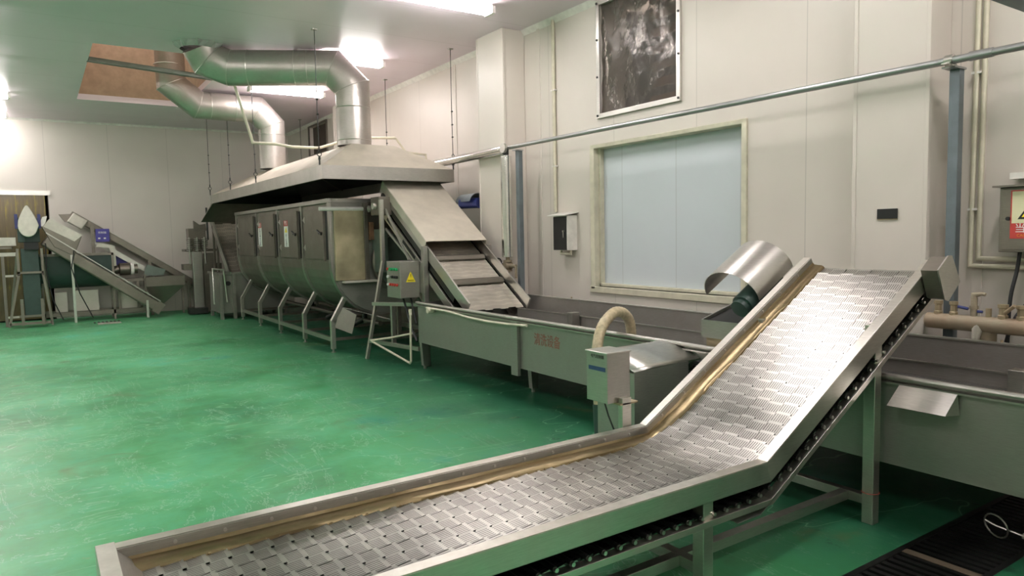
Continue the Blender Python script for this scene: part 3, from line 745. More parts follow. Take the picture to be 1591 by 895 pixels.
MB().tube([(5.2, 6.70, 1.39), (5.2, 6.70, 1.35), (5.2, 6.52, 1.35), (5.2, 6.52, 1.39)], .015, 10).build('conduit_elbow', 'pvc', sb, smooth=True)
# name plate on the pillar
np_ = thing('wall_plate', 'small black name plate on the pillar right of the window', 'plate', (4.96, 2.67, 1.64))
MB().box(4.958, 4.969, 2.60, 2.742, 1.65, 1.72).build('plate', 'blackprint', np_, bevel=.003)
MB().box(4.962, 4.969, 2.60, 2.742, 1.643, 1.65).build('gold_edge', 'brass', np_, label='dull gold lower edge')

# manifold on the wall at the right edge
mf = thing('valve_manifold', 'rusty horizontal pipe manifold with brass valves beyond the tank at the right', 'pipe manifold', (4.97, 1.9, 0))
MB().tube([(4.95, 2.39, .965), (4.95, 2.375, .965), (4.95, .9, .965)], [.03, .052, .052], 20).build('header_pipe', 'rust', mf, smooth=True)
MB().tube([(4.97, 2.02, .95), (4.97, 2.02, .0)], .05, 18).build('stand_pipe', 'rust', mf, smooth=True)
MB().tube([(4.93, 2.05, .98), (4.92, 2.06, .93), (4.925, 2.07, .86)], [.028, .03, .02], 12).build('weld_patch', 'steel_dusty', mf, smooth=True)
for y, r in ((2.31, .027), (2.215, .026), (1.93, .03), (1.83, .03)):
    v_ = MB().tube([(4.95, y, .99), (4.95, y, 1.03), (4.95, y, 1.035), (4.95, y, 1.075), (4.95, y, 1.08), (4.95, y, 1.10)], [r, r, r*.8, r*.8, r*1.05, r*1.05], 8).build('valve', 'brass', mf)
MB().tube([(4.95, 2.095, .99), (4.95, 2.095, 1.13), (4.95, 2.095, 1.15), (4.95, 2.05, 1.16), (4.95, 2.03, 1.155)], [.02, .02, .017, .012, .012], 10).tube([(4.95, 2.095, 1.06), (4.95, 2.095, 1.08)], .026, 6).build('vent_elbow', 'rust', mf, smooth=True)
MB().tube([(4.95, 2.01, .99), (4.95, 2.01, 1.07)], .018, 8).build('valve', 'brass', mf)
MB().tube([(4.93, 2.18, 1.07), (4.93, 2.12, 1.06)], .01, 8).build('valve_lever', 'blue', mf)
MB().tube([(4.94, 2.04, 1.045), (4.94, 2.07, 1.045)], .009, 8).build('valve_lever', 'blue', mf)
MB().tube([(4.93, 1.91, 1.05), (4.9, 1.85, 1.1)], .012, 8).build('valve_lever', 'brass', mf)

# floor drain grate and round wire tool
dg = thing('drain_grate', 'dark steel slatted floor grate at the bottom right corner', 'drain grate', (3.6, 1.58, 0))
MB().box(DX0, DX1, DY0, DY0+.03, -.03, .002).box(DX0, DX1, DY1-.03, DY1, -.03, .002).build('grate_frame', 'dark', dg)
k = 0; x = 2.6
while x < 5.15:
    MB().box(x, x+.03, DY0+.03, DY1-.03, -.025, -.003).build('grate_bar', 'dark', dg); x += .055
MB().box(3.45, 3.5, DY0+.03, DY1-.03, -.002, .0).build('cross_flat', plain('brown_dirty_bar', (.12, .09, .06), .6), dg)
ht = thing('wire_ring_tool', 'small round wire ring with a handle lying at the right edge by the tank', 'tool', (3.95, 1.5, 0))
MB().ring((3.95, 1.54, .075), (.85, -.25, .2), .062, .0045).build('ring', 'steel_clean', ht, smooth=True)
MB().tube([(3.95, 1.59, .09), (3.95, 1.54, .075), (3.97, 1.42, .055), (3.98, 1.25, .03)], .006, 8).build('handle', 'steel_clean', ht, smooth=True)
MB().tube([(3.972, 1.43, .055), (3.978, 1.34, .045)], .014, 10).build('grip', 'steel_dusty', ht)

# ================================================================== COOKER OUTLET CONVEYOR
oc = thing('inclined_conveyor', 'covered steel conveyor lifting from the wash tank up to the cooker', 'conveyor', (4.35, 7.8, 0))
mpY = lambda a, c, z: (c, a, z)
X0, X1 = 3.95, 4.75
ob = [(6.78, .80), (9.0, 2.23)]
belt_mesh(offset(ob, -.075), X0+.03, X1-.03, .075, .008, mpY, 7).build('belt', 'belt_old', oc)
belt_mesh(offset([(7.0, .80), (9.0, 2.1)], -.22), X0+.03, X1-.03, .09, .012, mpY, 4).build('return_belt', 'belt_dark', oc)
dv = (V(ob[1])-V(ob[0])).normalized(); nv = V((-dv.y, dv.x))
def lineY(a, b, off0, off1, x0, x1, nm, mat, bev=.002):
    """slab between two perpendicular offsets of the conveyor line, from a to b metres along it"""
    p0 = V(ob[0])+dv*a; p1 = V(ob[0])+dv*b
    return MB().prism([tuple(p0+nv*off0), tuple(p1+nv*off0), tuple(p1+nv*off1), tuple(p0+nv*off1)], x0, x1, 'x').build(nm, mat, oc, bevel=bev)
Lb = (V(ob[1])-V(ob[0])).length
for x0, x1 in ((X0-.02, X0), (X1, X1+.02)):
    lineY(-.02, Lb+.05, -.08, .055, x0, x1, 'side_rail', 'steel_clean')
    lineY(.1, Lb, -.31, -.20, x0, x1, 'lower_rail', 'steel_clean')
    lineY(.3, Lb-.05, -.17, -.09, x0+.012, x1, 'chain_housing', 'dark')
for s0, s1 in ((1.35, 1.75), (1.95, 2.3)):
    lineY(s0, s1, -.275, -.235, X0-.026, X0-.0201, 'slot', 'black', 0)
for kk, (sa) in enumerate((.42, .78)):
    # raised cross flights on the belt
    pass
for sa in (.47, .98):
    p0 = V(ob[0])+dv*sa-nv*.06
    MB().prism([tuple(p0), tuple(p0+dv*.11), tuple(p0+dv*.11+nv*.02), tuple(p0+dv*.05+nv*.045), tuple(p0+nv*.02)], X0+.04, X1-.04, 'x').build('flight', 'steel_dull', oc, bevel=.01)
# cover
cs = 1.17
p0 = V(ob[0])+dv*cs; p1 = V(ob[0])+dv*(Lb+.02)
pl = [tuple(p0+nv*.105), tuple(p1+nv*.12)]
MB().sheet(pl, .006, X0-.03, X1+.03, 'x').prism([tuple(p0+nv*.0), tuple(p1+nv*.0), tuple(p1+nv*.12), tuple(p0+nv*.105)], X0-.034, X0-.028, 'x').prism([tuple(p0+nv*.0), tuple(p1+nv*.0), tuple(p1+nv*.12), tuple(p0+nv*.105)], X1+.028, X1+.034, 'x').build('cover', 'dust', oc, bevel=.002)
MB().tube([(X0-.05, 8.93, 2.13), (X1+.05, 8.93, 2.13)], .05, 14).build('head_shaft', 'dark', oc, smooth=True)
for y, x, z1 in ((7.72, X0-.055, 1.47), (7.72, X1+.055, 1.47)):
    MB().box(x-.03, x+.03, y-.035, y+.035, .0, z1).build('post', 'steel', oc, bevel=.004)
for x in (3.78, 4.9):
    s_ = -1 if x < 4 else 1
    MB().beam((x+s_*.27, 8.7, .0), (x, 8.7, 1.28), .04, .05, (0, 1, 0)).build('leg', 'steel_rail', oc, bevel=.003)
    MB().box(x-.025, x+.025, 8.675, 8.725, 1.28, 2.08).build('leg_upper', 'steel_rail', oc, bevel=.003)
MB().beam((3.55, 8.68, .24), (3.80, 7.74, .22), .04, .05).build('frame_rail', 'steel', oc, bevel=.002)
MB().beam((3.62, 8.68, .72), (3.84, 7.76, .76), .06, .045).build('frame_rail', 'steel', oc, bevel=.002)
MB().beam((3.56, 8.7, .24), (5.08, 8.7, .24), .04, .04).build('frame_rail', 'steel', oc)
MB().box(3.66, 3.71, 8.2, 8.25, .24, .72).build('frame_post', 'steel', oc)
MB().box(3.95, 4.0, 8.66, 8.7, .24, .72).build('frame_post', 'steel_dull', oc)
MB().beam((3.83, 8.68, 1.95), (3.87, 8.1, 1.3), .02, .03).beam((3.83, 8.69, 1.7), (3.9, 7.75, 1.1), .02, .03).build('tie_bar', 'steel', oc)
MB().box(3.76, 3.97, 8.72, 9.0, 1.88, 2.12).build('bearing_bracket', 'steel_dull', oc, bevel=.004)
MB().tube([(3.72, 8.85, 2.0), (3.78, 8.85, 2.0)], .045, 14).build('bearing', 'steel_dusty', oc, smooth=True)
MB().tube([(4.83, 8.42, 2.02), (4.95, 8.15, 2.02)], .07, 16).build('drive_motor', 'blue', oc, smooth=True)
m = MB(); cg = V((4.92, 8.5, 2.0))
for r in (.15, .146):
    for t_ in (0, 1):
        for k in range(13):
            an = math.radians(-15+k*15); m.v.append(cg+V((0, -.38*t_, 0))+V((r*math.cos(an)*.95, 0, r*math.sin(an))))
for q in (0, 1):
    for k in range(12): a = q*26+k; m.f.append((a, a+1, a+14, a+13))
for t_ in (0, 1):
    for k in range(12): m.f.append((t_*13+k, 26+t_*13+k, 26+t_*13+k+1, t_*13+k+1))
m.build('motor_guard', 'galv', oc, smooth=True)
wp = thing('drain_pipe', 'thin white plastic pipe bent around the cooker outlet conveyor frame', 'pipe', (3.55, 7.6, .0))
MB().tube([(3.75, 7.75, .42), (3.6, 8.1, .34), (3.52, 8.55, .26), (3.52, 8.5, .245), (3.55, 7.49, .11), (3.55, 7.46, .14), (3.55, 7.44, .72)], .013, 8).build('pipe_run', 'pvc', wp, smooth=True)
MB().tube([(3.55, 7.44, .68), (3.55, 7.44, .75)], .02, 8).build('coupling', 'pvc', wp)
# control panel with push buttons
cp = thing('button_cabinet', 'steel push button control panel with yellow warning triangle on the outlet conveyor post', 'control panel', (3.73, 7.9, .84))
MB().box(3.60, 3.86, 7.80, 8.18, .845, 1.29).build('cabinet_body', 'steel', cp, bevel=.004)
MB().box(3.612, 3.85, 7.793, 7.799, .855, 1.28).build('door', 'steel', cp, bevel=.002)
MB().prism([(3.675, 1.04), (3.80, 1.04), (3.7375, 1.165)], 7.789, 7.7925, 'y').build('warning_triangle', 'yellow', cp, label='yellow warning triangle')
MB().prism([(3.733, 1.135), (3.742, 1.135), (3.739, 1.095), (3.736, 1.095)], 7.787, 7.7888, 'y').box(3.735, 3.74, 7.787, 7.7888, 1.083, 1.088).build('triangle_mark', 'blackprint', cp)
text('有电危险', 'lettering', 'blackprint', cp, .02, (3.7375, 7.788, 1.058), (1, 0, 0), (0, 0, 1), .0003)
for j, z in enumerate((1.195, 1.10, 1.005)):
    for i in range(5):
        if j == 1 and i == 1: continue
        y = 8.12-i*.062
        mt = 'red_btn' if (j == 2 or i == 0 and j == 0) else ('green_btn' if j == 0 else 'blackprint')
        if i == 0 and j: mt = 'white'
        MB().tube([(3.575, y, z), (3.599, y, z)], .017, 10).build('push_button', mt, cp)
MB().tube([(3.7, 7.95, .845), (3.72, 7.9, .7), (3.7, 7.75, .5), (3.68, 7.55, .35)], .013, 8).tube([(3.78, 7.9, .845), (3.74, 7.75, .72), (3.7, 7.6, .55)], .01, 8).build('cable', 'black', cp, smooth=True)
MB().box(3.86, 3.866, 7.7, 7.85, .9, 1.25).build('mounting_strap', 'steel', cp)

# ================================================================== COOKER
ck = thing('steam_cooker', 'long U-shaped steel steam cooker with four hatch doors under the exhaust hood', 'cooker', (4.1, 12.1, 0))
CX0, CX1, CY0, CY1, CT = 3.36, 4.84, 9.42, 14.9, 2.08
R_ = (CX1-CX0)/2; XC = (CX0+CX1)/2; ZC = 1.25
U = [(CX0, CT)]+[(XC-R_*math.cos(a), ZC-R_*math.sin(a)) for a in [math.pi*i/20 for i in range(21)]]+[(CX1, CT)]
MB().sheet(U, .006, CY0, CY1).prism(U, CY1-.006, CY1).build('shell', 'steel_dull', ck, smooth=True)
MB().prism([(x, z) for x, z in U], CY0-.006, CY0).build('end_plate', 'tank', ck)
secs = [CY0+.05, 10.68, 11.95, 13.3, CY1-.05]
Uo = offset(U, -.03)
for i, y in enumerate(secs):
    m = MB()
    for a in range(len(U)-1): m.prism([U[a], U[a+1], Uo[a+1], Uo[a]], y-.045, y+.045)
    m.build('rib', 'steel', ck)
MB().box(CX0-.04, CX0+.02, CY0, CY1, CT-.01, CT+.05).box(CX1-.02, CX1+.04, CY0, CY1, CT-.01, CT+.05).box(CX0, CX1, CY0, CY0+.05, CT-.01, CT+.05).build('top_frame', 'steel', ck, bevel=.004)
for i in range(4):
    y0, y1 = secs[i]+.10, secs[i+1]-.14
    if i == 0: y0 = 9.60
    dd = MB().box(CX0-.035, CX0-.01, y0, y1, 1.29, 2.0).build('door', 'steel_dull', ck, bevel=.004)
    MB().box(CX0-.06, CX0-.035, y0, y0+.05, 1.27, 2.01).build('door_edge', 'steel_dull', dd)
    MB().box(CX0-.03, CX0-.004, y0-.10, y0-.005, 1.29, 2.0).build('door_gap', 'black', dd)  # black strip paints the dark gap beside each door
    MB().tube([(CX0-.035, y0+.07, 1.66), (CX0-.11, y0+.07, 1.66)], .014, 8).tube([(CX0-.1, y0+.14, 1.70), (CX0-.1, y0-.03, 1.64)], .013, 8).build('latch_handle', 'dark', dd)
    for z in (1.45, 1.86):
        MB().prism([(y1-.09, z-.05), (y1+.02, z), (y1-.09, z+.05)], CX0-.045, CX0-.036, 'x').build('hinge', 'steel_clean', dd)
    if i in (1, 2):
        lb = (11.43, 13.02)[i-1]; lw = .11
        MB().box(CX0-.0385, CX0-.036, lb-lw, lb+lw, 1.46, 1.88).build('warning_label', 'white', dd, label='white label with red top')
        MB().box(CX0-.0395, CX0-.0386, lb-lw, lb+lw, 1.79, 1.88).build('label_header', 'red', dd)
        if i == 1: MB().prism([(lb-.07, 1.69), (lb+.07, 1.69), (lb, 1.78)], CX0-.0395, CX0-.0386, 'x').build('label_triangle', 'yellow', dd)
        for q, (chh, z) in enumerate(zip('高温危险' if i == 2 else '小心烫', (1.74, 1.66, 1.58, 1.50) if i == 2 else (1.64, 1.57, 1.50))):
            text(chh, 'lettering', 'blackprint', dd, .085, (CX0-.0395, lb, z), (0, -1, 0), (0, 0, 1), .0005)
        text('警告', 'lettering', 'white', dd, .075, (CX0-.040, lb, 1.835), (0, -1, 0), (0, 0, 1), .0005)
for i, y in enumerate((9.5, 10.75, 12.05, 13.35, 14.7)):
    lg = MB().box(CX0-.045, CX0+.015, y-.03, y+.03, .05, .45); lg.beam((CX0-.015, y, .43), (CX0+.2, y, .80), .06, .06, (0, 1, 0))
    lg.build('leg', 'steel_rail', ck, bevel=.003)
    MB().tube([(CX0-.015, y, 0), (CX0-.015, y, .055)], .015, 8).tube([(CX0-.015, y, 0), (CX0-.015, y, .01)], .035, 10).build('foot', 'steel', ck)
    lg = MB().box(CX1-.015, CX1+.045, y-.03, y+.03, .05, .45); lg.beam((CX1+.015, y, .43), (CX1-.2, y, .80), .06, .06, (0, 1, 0))
    lg.build('leg', 'steel_rail', ck, bevel=.003)
    MB().tube([(CX1+.015, y, 0), (CX1+.015, y, .055)], .035, 8).build('foot', 'steel', ck)
    MB().box(CX0+.015, CX1-.015, y-.02, y+.02, .16, .2).build('cross_rail', 'steel_dull', ck)
for x in (CX0-.015, CX1+.015): MB().box(x-.02, x+.02, 9.53, 14.67, .15, .21).build('bottom_rail', 'steel', ck, bevel=.002)
for y in (10.2, 11.4, 12.7): MB().tube([(4.1, y, .55), (4.1, y, .35), (4.0, y+.2, .25)], .04, 10).build('drain_outlet', 'dark', ck, smooth=True)
MB().tube([(4.1, 9.6, .33), (4.1, 14.6, .33)], .035, 10).build('steam_pipe', 'steel_dull', ck, smooth=True)
# near end: cream stained cover, ledge, rotor flange, bracket
MB().box(CX0+.02, 3.80, CY0-.05, CY0-.008, 1.0, 1.99).build('end_cover', 'stain', ck, bevel=.006, label='cream stained flat end cover')
MB().box(3.80, 3.86, CY0-.075, CY0-.008, .98, 2.07).build('end_cover_flange', 'steel_dull', ck, bevel=.004)
MB().box(3.47, 3.95, CY0-.12, CY0-.008, .965, .995).build('ledge', 'steel_dusty', ck, bevel=.003)
MB().tube([(3.18, 9.38, 1.985), (3.87, 9.38, 1.985)], .028, 12).build('spray_pipe', 'white_paint', ck, smooth=True)
MB().tube([(3.85, 9.38, 1.985), (3.9, 9.38, 1.985)], .045, 12).build('spray_pipe_cap', 'steel_dusty', ck, smooth=True)
MB().ring((4.35, CY0-.06, 1.25), (0, 1, 0), .42, .035, 40, 8).build('rotor_flange', 'steel_dull', ck, smooth=True)
MB().tube([(4.35, CY0-.12, 1.25), (4.35, CY0, 1.25)], .4, 36).build('rotor_cover', 'greengrey', ck, smooth=True)
MB().box(3.88, 4.6, CY0-.03, CY0-.007, 1.7, 2.08).build('upper_plate', 'steel_dull', ck)
MB().box(3.93, 4.05, CY0-.3, CY0-.01, 1.1, 1.7).build('gear_case', 'greengrey', ck, bevel=.01)
MB().box(3.87, 3.93, CY0-.1, CY0-.01, 1.55, 1.8).build('rust_patch', 'copper', ck)
m = MB(); m.add([(3.5, 9.85, .30), (3.55, 9.32, .26), (3.62, 9.3, .52), (3.58, 9.8, .60)], [(0, 1, 2, 3)]).add([(3.62, 9.3, .52), (3.58, 9.8, .60), (3.95, 9.7, .50), (3.98, 9.0, .46)], [(0, 1, 3, 2)])
so = m.build('drip_sheet', 'steel', ck); q = so.modifiers.new('thickness', 'SOLIDIFY'); q.thickness = .005

# ================================================================== EXHAUST HOOD AND DUCTS
hd = thing('exhaust_hood', 'huge dusty steel exhaust hood hung over the cooker on wires', 'exhaust hood', (3.9, 12.0, 2.3))
HX, HXX, HY, HYY, HZ0, HZ1 = 3.0, 4.86, 8.66, 15.45, 2.33, 2.50
rt = [(3.58, 9.15, 2.845), (4.2, 9.15, 2.845), (4.2, 14.2, 2.845), (3.58, 14.2, 2.845)]
base = [(HX, HY, HZ1), (HXX, HY, HZ1), (HXX, HYY, HZ1), (HX, HYY, HZ1)]
m = MB().add(base+rt, [(0,1,5,4),(1,2,6,5),(2,3,7,6),(3,0,4,7),(4,5,6,7)])
m.build('roof', 'dust', hd)
MB().add([(x, y, z-.012) for x, y, z in base+rt], [(4,5,1,0),(5,6,2,1),(6,7,3,2),(7,4,0,3),(7,6,5,4)]).build('lining', 'lining_black', hd, label='black lining')
MB().box(HX+.003, HX+.006, HY+.004, HYY-.004, HZ0+.006, HZ1-.01).box(HX+.006, HXX-.006, HY+.004, HY+.007, HZ0+.006, HZ1-.01).box(HX, HXX, HYY-.006, HYY-.002, HZ0, HZ1-.01).build('rim_lining', 'lining_black', hd)
MB().box(HX-.004, HX, HY, HYY, HZ0, HZ1).box(HXX, HXX+.004, HY, HYY, HZ0, HZ1).box(HX, HXX, HY-.004, HY, HZ0, HZ1).box(HX, HXX, HYY, HYY+.004, HZ0, HZ1).build('rim', 'steel', hd)
MB().box(HX, HX+.03, HY, HYY, HZ0-.002, HZ0+.004).box(HXX-.03, HXX, HY, HYY, HZ0-.002, HZ0+.004).box(HX+.03, HXX-.03, HY, HY+.03, HZ0-.002, HZ0+.004).build('rim_flange', 'steel_dull', hd)
# flared skirt at the far end
MB().add([(HX, HYY, HZ0), (HX-.12, 15.95, 1.97), (HXX, 15.95, 1.97), (HXX, HYY, HZ0), (HX, HYY+.004, HZ0), (HX-.12, 15.955, 1.97), (HXX, 15.955, 1.97), (HXX, HYY+.004, HZ0)],
         [(0,1,2,3),(7,6,5,4),(0,4,5,1),(1,5,6,2),(2,6,7,3),(3,7,4,0)]).add([(HX, 15.3, HZ0), (HX, HYY, HZ0), (HX-.12, 15.95, 1.97)], [(0, 1, 2)]).build('end_skirt', 'steel_dull', hd)
for y in (10.8, 12.9): MB().beam((HX+.02, y, HZ1-.03), (3.6, y, 2.82), .03, .02).beam((HXX-.02, y, HZ1-.03), (4.2, y, 2.82), .03, .02).build('inner_stay', 'steel_dull', hd)
MB().tube([(HX-.003, 10.2, 2.34), (HX-.003, 10.2, 2.49)], .004, 4).tube([(HX-.003, 13.0, 2.34), (HX-.003, 13.0, 2.49)], .004, 4).build('seam', 'steel_clean', hd)
def ductrun(name, pts, r, lab, seams):
    t = thing(name, lab, 'duct', pts[0]); MB().tube(pts, r, 30, caps=False).build('duct_shell', 'duct', t, smooth=True)
    for c, dr_ in seams: MB().ring(c, dr_, r+.001, .006, 30, 6).build('seam_ring', 'steel_clean', t, smooth=True)
    for i in range(1, len(pts)-1):
        a, b = (V(pts[i])-V(pts[i-1])).normalized(), (V(pts[i+1])-V(pts[i])).normalized(); tt = (a+b).normalized()
        m = MB(); m.ring(pts[i], tt, r*1.01, .004, 30, 5)
        # stretch the ring into the mitre ellipse
        e = (a-tt*a.dot(tt)); 
        if e.length > 1e-4:
            e.normalize(); c = V(pts[i]); f = 1/max(.4, a.dot(tt))
            m.v = [q+e*((q-c).dot(e)*(f-1)) for q in m.v]
        m.build('mitre_seam', 'steel_clean', t, smooth=True)
    return t
ductrun('exhaust_duct', [(3.73, 9.42, 2.848), (3.73, 9.42, 3.64), (3.50, 9.52, 3.90), (2.28, 10.08, 3.88), (2.02, 10.16, 3.98), (1.92, 10.12, 4.142)], .232,
        'large elbowed steel exhaust duct rising from the near end of the hood', [((3.73, 9.42, 3.36), (0, 0, 1)), ((3.73, 9.42, 2.92), (0, 0, 1)), ((3.2, 9.658, 3.895), (1, -.46, 0)), ((3.05, 9.727, 3.893), (1, -.46, 0)), ((2.5, 9.98, 3.884), (1, -.46, 0))])
ductrun('exhaust_duct', [(3.63, 13.1, 2.848), (3.63, 13.1, 3.62), (3.38, 13.1, 3.885), (2.42, 13.1, 3.885), (2.02, 13.1, 4.2), (2.0, 13.1, 5.4)], .228,
        'farther steel exhaust duct bending up into the ceiling opening', [((3.63, 13.1, 3.45), (0, 0, 1)), ((2.6, 13.1, 3.885), (1, 0, 0)), ((3.0, 13.1, 3.885), (1, 0, 0)), ((2.0, 13.1, 4.5), (0, 0, 1))])
t = thing('ceiling_collar', 'crumpled sheet collar where the nearer duct meets the ceiling', 'collar', (1.92, 10.12, CZ))
m = MB()
for k in range(28):
    an = 2*math.pi*k/28; r = .30+.035*math.sin(k*2.3)
    m.v += [V((1.92+.236*math.cos(an), 10.12+.236*math.sin(an), CZ-.07)), V((1.92+r*math.cos(an), 10.12+r*math.sin(an), CZ-.004))]
for k in range(28): j = (k+1) % 28; m.f.append((2*k, 2*j, 2*j+1, 2*k+1))
so = m.build('flashing', plain('grey_flashing', (.4, .4, .38), .6, .3), t); q = so.modifiers.new('thickness', 'SOLIDIFY'); q.thickness = .004
# suspension wires
for i, (x, y, z, lab) in enumerate(((2.98, 8.70, 2.5, 'suspension wire at the near left corner of the hood'), (2.985, 11.8, 2.5, 'suspension wire with shackle at the middle of the hood front edge'),
        (2.985, 13.6, 2.5, 'suspension wire second from the far end of the hood front edge'), (2.985, 15.4, 2.5, 'suspension wire at the far left corner of the hood'),
        (4.878, 8.70, 2.5, 'suspension wire at the near right corner of the hood, before the white wall'), (4.878, 10.9, 2.5, 'suspension wire on the hood back edge right of the nearer duct'),
        (4.878, 15.4, 2.5, 'suspension wire on the far back edge seen between the two ducts'))):
    t = thing('suspension_wire', lab, 'wire', (x, y, z), 'suspension wires of the exhaust hood')
    MB().tube([(x, y, 2.72), (x-.004, y, 3.1), (x, y, CZ-.01)], .0055, 6).build('wire_rope', 'wire', t)
    m = MB()
    zz = 2.72
    for q in range(3): m.ring((x, y, zz-.03), ((1, 0, 0), (0, 1, 0))[q % 2], .028, .006, 12, 5); zz -= .055
    m.build('shackle', 'wire', t)
    for q in (2.95, 3.12, 3.3): MB().ring((x, y, q), (0, 0, 1), .008, .009, 8, 5).build('wire_clip', 'wire', t)
    MB().box(x-.008, x+.008, y-.008, y+.008, z, 2.6).build('eye_bolt', 'wire', t)
    MB().box(x-.03, x+.03, y-.03, y+.03, CZ-.012, CZ-.001).build('ceiling_plate', 'steel', t)
cw = thing('hanging_conduit', 'bent white conduit running between the exhaust ducts above the hood', 'conduit', (3.2, 10.2, 2.92))
MB().tube([(2.32, 10.2, 4.14), (2.36, 10.2, 3.68), (2.565, 10.2, 2.925), (2.89, 10.2, 2.922), (3.1, 10.2, 2.895), (3.5, 10.2, 2.9), (3.76, 10.2, 2.986), (4.29, 10.2, 3.09), (4.70, 10.2, 3.11)], .02, 8).build('conduit_run', 'pvc', cw, smooth=True)
MB().tube([(4.70, 10.2, 3.11), (4.72, 10.2, 3.1), (4.88, 10.2, 2.9), (5.22, 10.2, 2.88), (5.25, 10.2, 2.7)], .016, 8).build('drop_pipe', 'pvc', cw, smooth=True)

# ================================================================== FEED CONVEYOR AND TANK BEHIND THE COOKER
fc = thing('inclined_conveyor', 'small feed conveyor sloping behind the far end of the cooker', 'conveyor', (3.7, 15.5, 0))
fb = [(15.0, .92), (16.45, 2.0)]
belt_mesh(offset(fb, -.02), 3.22, 4.1, .13, .02, mpY, 5).build('belt', 'belt_old', fc)
dq = (V(fb[1])-V(fb[0])).normalized(); nq = V((-dq.y, dq.x))
for x0, x1 in ((3.17, 3.21), (4.11, 4.15)):
    a, b = V(fb[0])-dq*.05, V(fb[1])+dq*.05
    MB().prism([tuple(a-nq*.1), tuple(b-nq*.1), tuple(b+nq*.07), tuple(a+nq*.07)], x0, x1, 'x').build('side_rail', 'steel_clean', fc, bevel=.003)
    MB().box(x0, x1, 16.3, 16.36, 0, 1.9).build('leg', 'steel_dull', fc); MB().box(x0, x1, 15.96, 16.0, 0, 1.58).build('leg', 'steel_dull', fc)
MB().box(3.2, 4.12, 16.45, 16.6, 1.85, 2.15).build('head_cover', 'steel_dull', fc)
ft = thing('feed_tank', 'dull steel feed tank at the foot of the small conveyor behind the cooker', 'tank', (3.6, 15.0, 0))
MB().box(2.98, 4.3, 14.97, 14.98, .12, .92).box(2.98, 2.99, 14.98, 15.9, .12, .92).box(2.98, 4.3, 15.9, 15.91, .12, .92).box(4.29, 4.3, 14.98, 15.9, .12, .92).box(2.99, 4.29, 14.98, 15.9, .12, .13).build('tank_body', 'tank', ft)
MB().box(2.95, 4.33, 14.94, 14.98, .9, .94).box(2.95, 2.99, 14.98, 15.93, .9, .94).build('rim', 'steel', ft)
for x in (3.0, 3.25, 4.27):
    MB().box(x-.03, x+.03, 14.91, 14.969, 0, .9).build('leg', 'steel', ft)
for x in (3.0, 4.27): MB().box(x-.03, x+.03, 15.86, 15.92, 0, .12).build('leg', 'steel', ft)
MB().tube([(2.86, 14.9, .32), (2.86, 14.9, 1.02), (3.06, 14.9, 1.0), (3.1, 14.88, .35)], .018, 8).build('bent_handrail', 'steel_clean', ft, smooth=True)
MB().tube([(3.14, 14.9, .72), (3.14, 14.93, .72)], .045, 12).build('round_knob', 'black', ft)
# press beside it
ps = thing('press_machine', 'tall dark machine with coil springs in the far corner left of the cooker', 'machine', (2.95, 16.8, 0))
MB().box(2.78, 2.98, 16.55, 16.7, .02, 1.35).build('column', 'steel', ps, bevel=.01)
MB().box(3.0, 3.25, 16.6, 17.0, .02, 1.3).build('column', 'steel_dull', ps)
MB().box(2.62, 3.4, 16.7, 17.02, .95, 1.08).build('bed', 'steel_dull', ps, bevel=.008)
MB().box(2.7, 3.4, 16.7, 17.02, .0, .12).build('base_plate', 'steel_dull', ps)
for x in (2.74, 2.9, 3.05):
    m = MB()
    for q in range(7): m.ring((x, 16.6, 1.38+q*.04), (0, 0, 1), .055, .013, 14, 6)
    m.tube([(x, 16.6, 1.08), (x, 16.6, 1.66)], .02, 8); m.build('coil_spring', 'steel', ps)
MB().box(2.66, 3.3, 16.65, 17.1, 1.35, 1.40).box(2.75, 3.1, 16.7, 17.0, 1.4, 1.85).build('upper_block', 'steel_dull', ps)
MB().prism([(2.86, 1.85), (3.12, 1.8), (3.1, 1.95), (2.98, 1.93), (2.86, 2.02)], 16.68, 16.75, 'y').build('bent_plate', 'steel_dull', ps)
MB().tube([(3.12, 16.6, 1.6), (3.12, 16.6, 2.3)], .02, 8).tube([(3.12, 16.6, 2.2), (3.35, 16.6, 1.8)], .02, 8).build('lever_arm', 'dark', ps)
MB().box(2.62, 3.0, 16.3, 16.5, 0.02, .14).build('foot_block', 'dark', ps)

# ================================================================== FAR LEFT PROCESSING LINE
# bucket elevator with the bright rounded head
ev = thing('bucket_elevator', 'narrow dark green elevator with a bright rounded head at the far left', 'elevator', (-.13, 16.35, 0))
EY = 16.35
def blob(x, z, s, top=.19):
    return [(x+s*math.sin(a)*(.125 if math.cos(a) < 0 else .14*(1-.55*math.cos(a))), z+s*(.3*math.cos(a) if math.cos(a) > 0 else .17*math.cos(a))) for a in [2*math.pi*i/24 for i in range(24)]]
MB().prism(blob(-.115, 1.93, 1.25), EY-.42, EY-.38).build('bright_head_guard', 'bright_slat', ev, bevel=.01, smooth=True)
MB().prism(blob(-.115, 1.92, 1.15), EY-.379, EY+.05).build('head_housing', 'black', ev, smooth=True)
MB().box(-.29, .06, EY-.1, EY+.1, 1.62, 2.08).build('upper_casing', 'motor', ev, bevel=.01)
for q in (-.32, .04): MB().box(q, q+.05, EY-.15, EY+.1, 1.88, 2.15).build('bearing_block', 'blue', ev)
MB().box(-.2, .03, EY-.2, EY-.11, 1.48, 1.62).build('gearbox', 'black', ev)
MB().box(-.26, .02, EY-.12, EY+.12, .2, 1.5).build('belt_casing', 'greengrey' if 0 else 'motor', ev, bevel=.008)
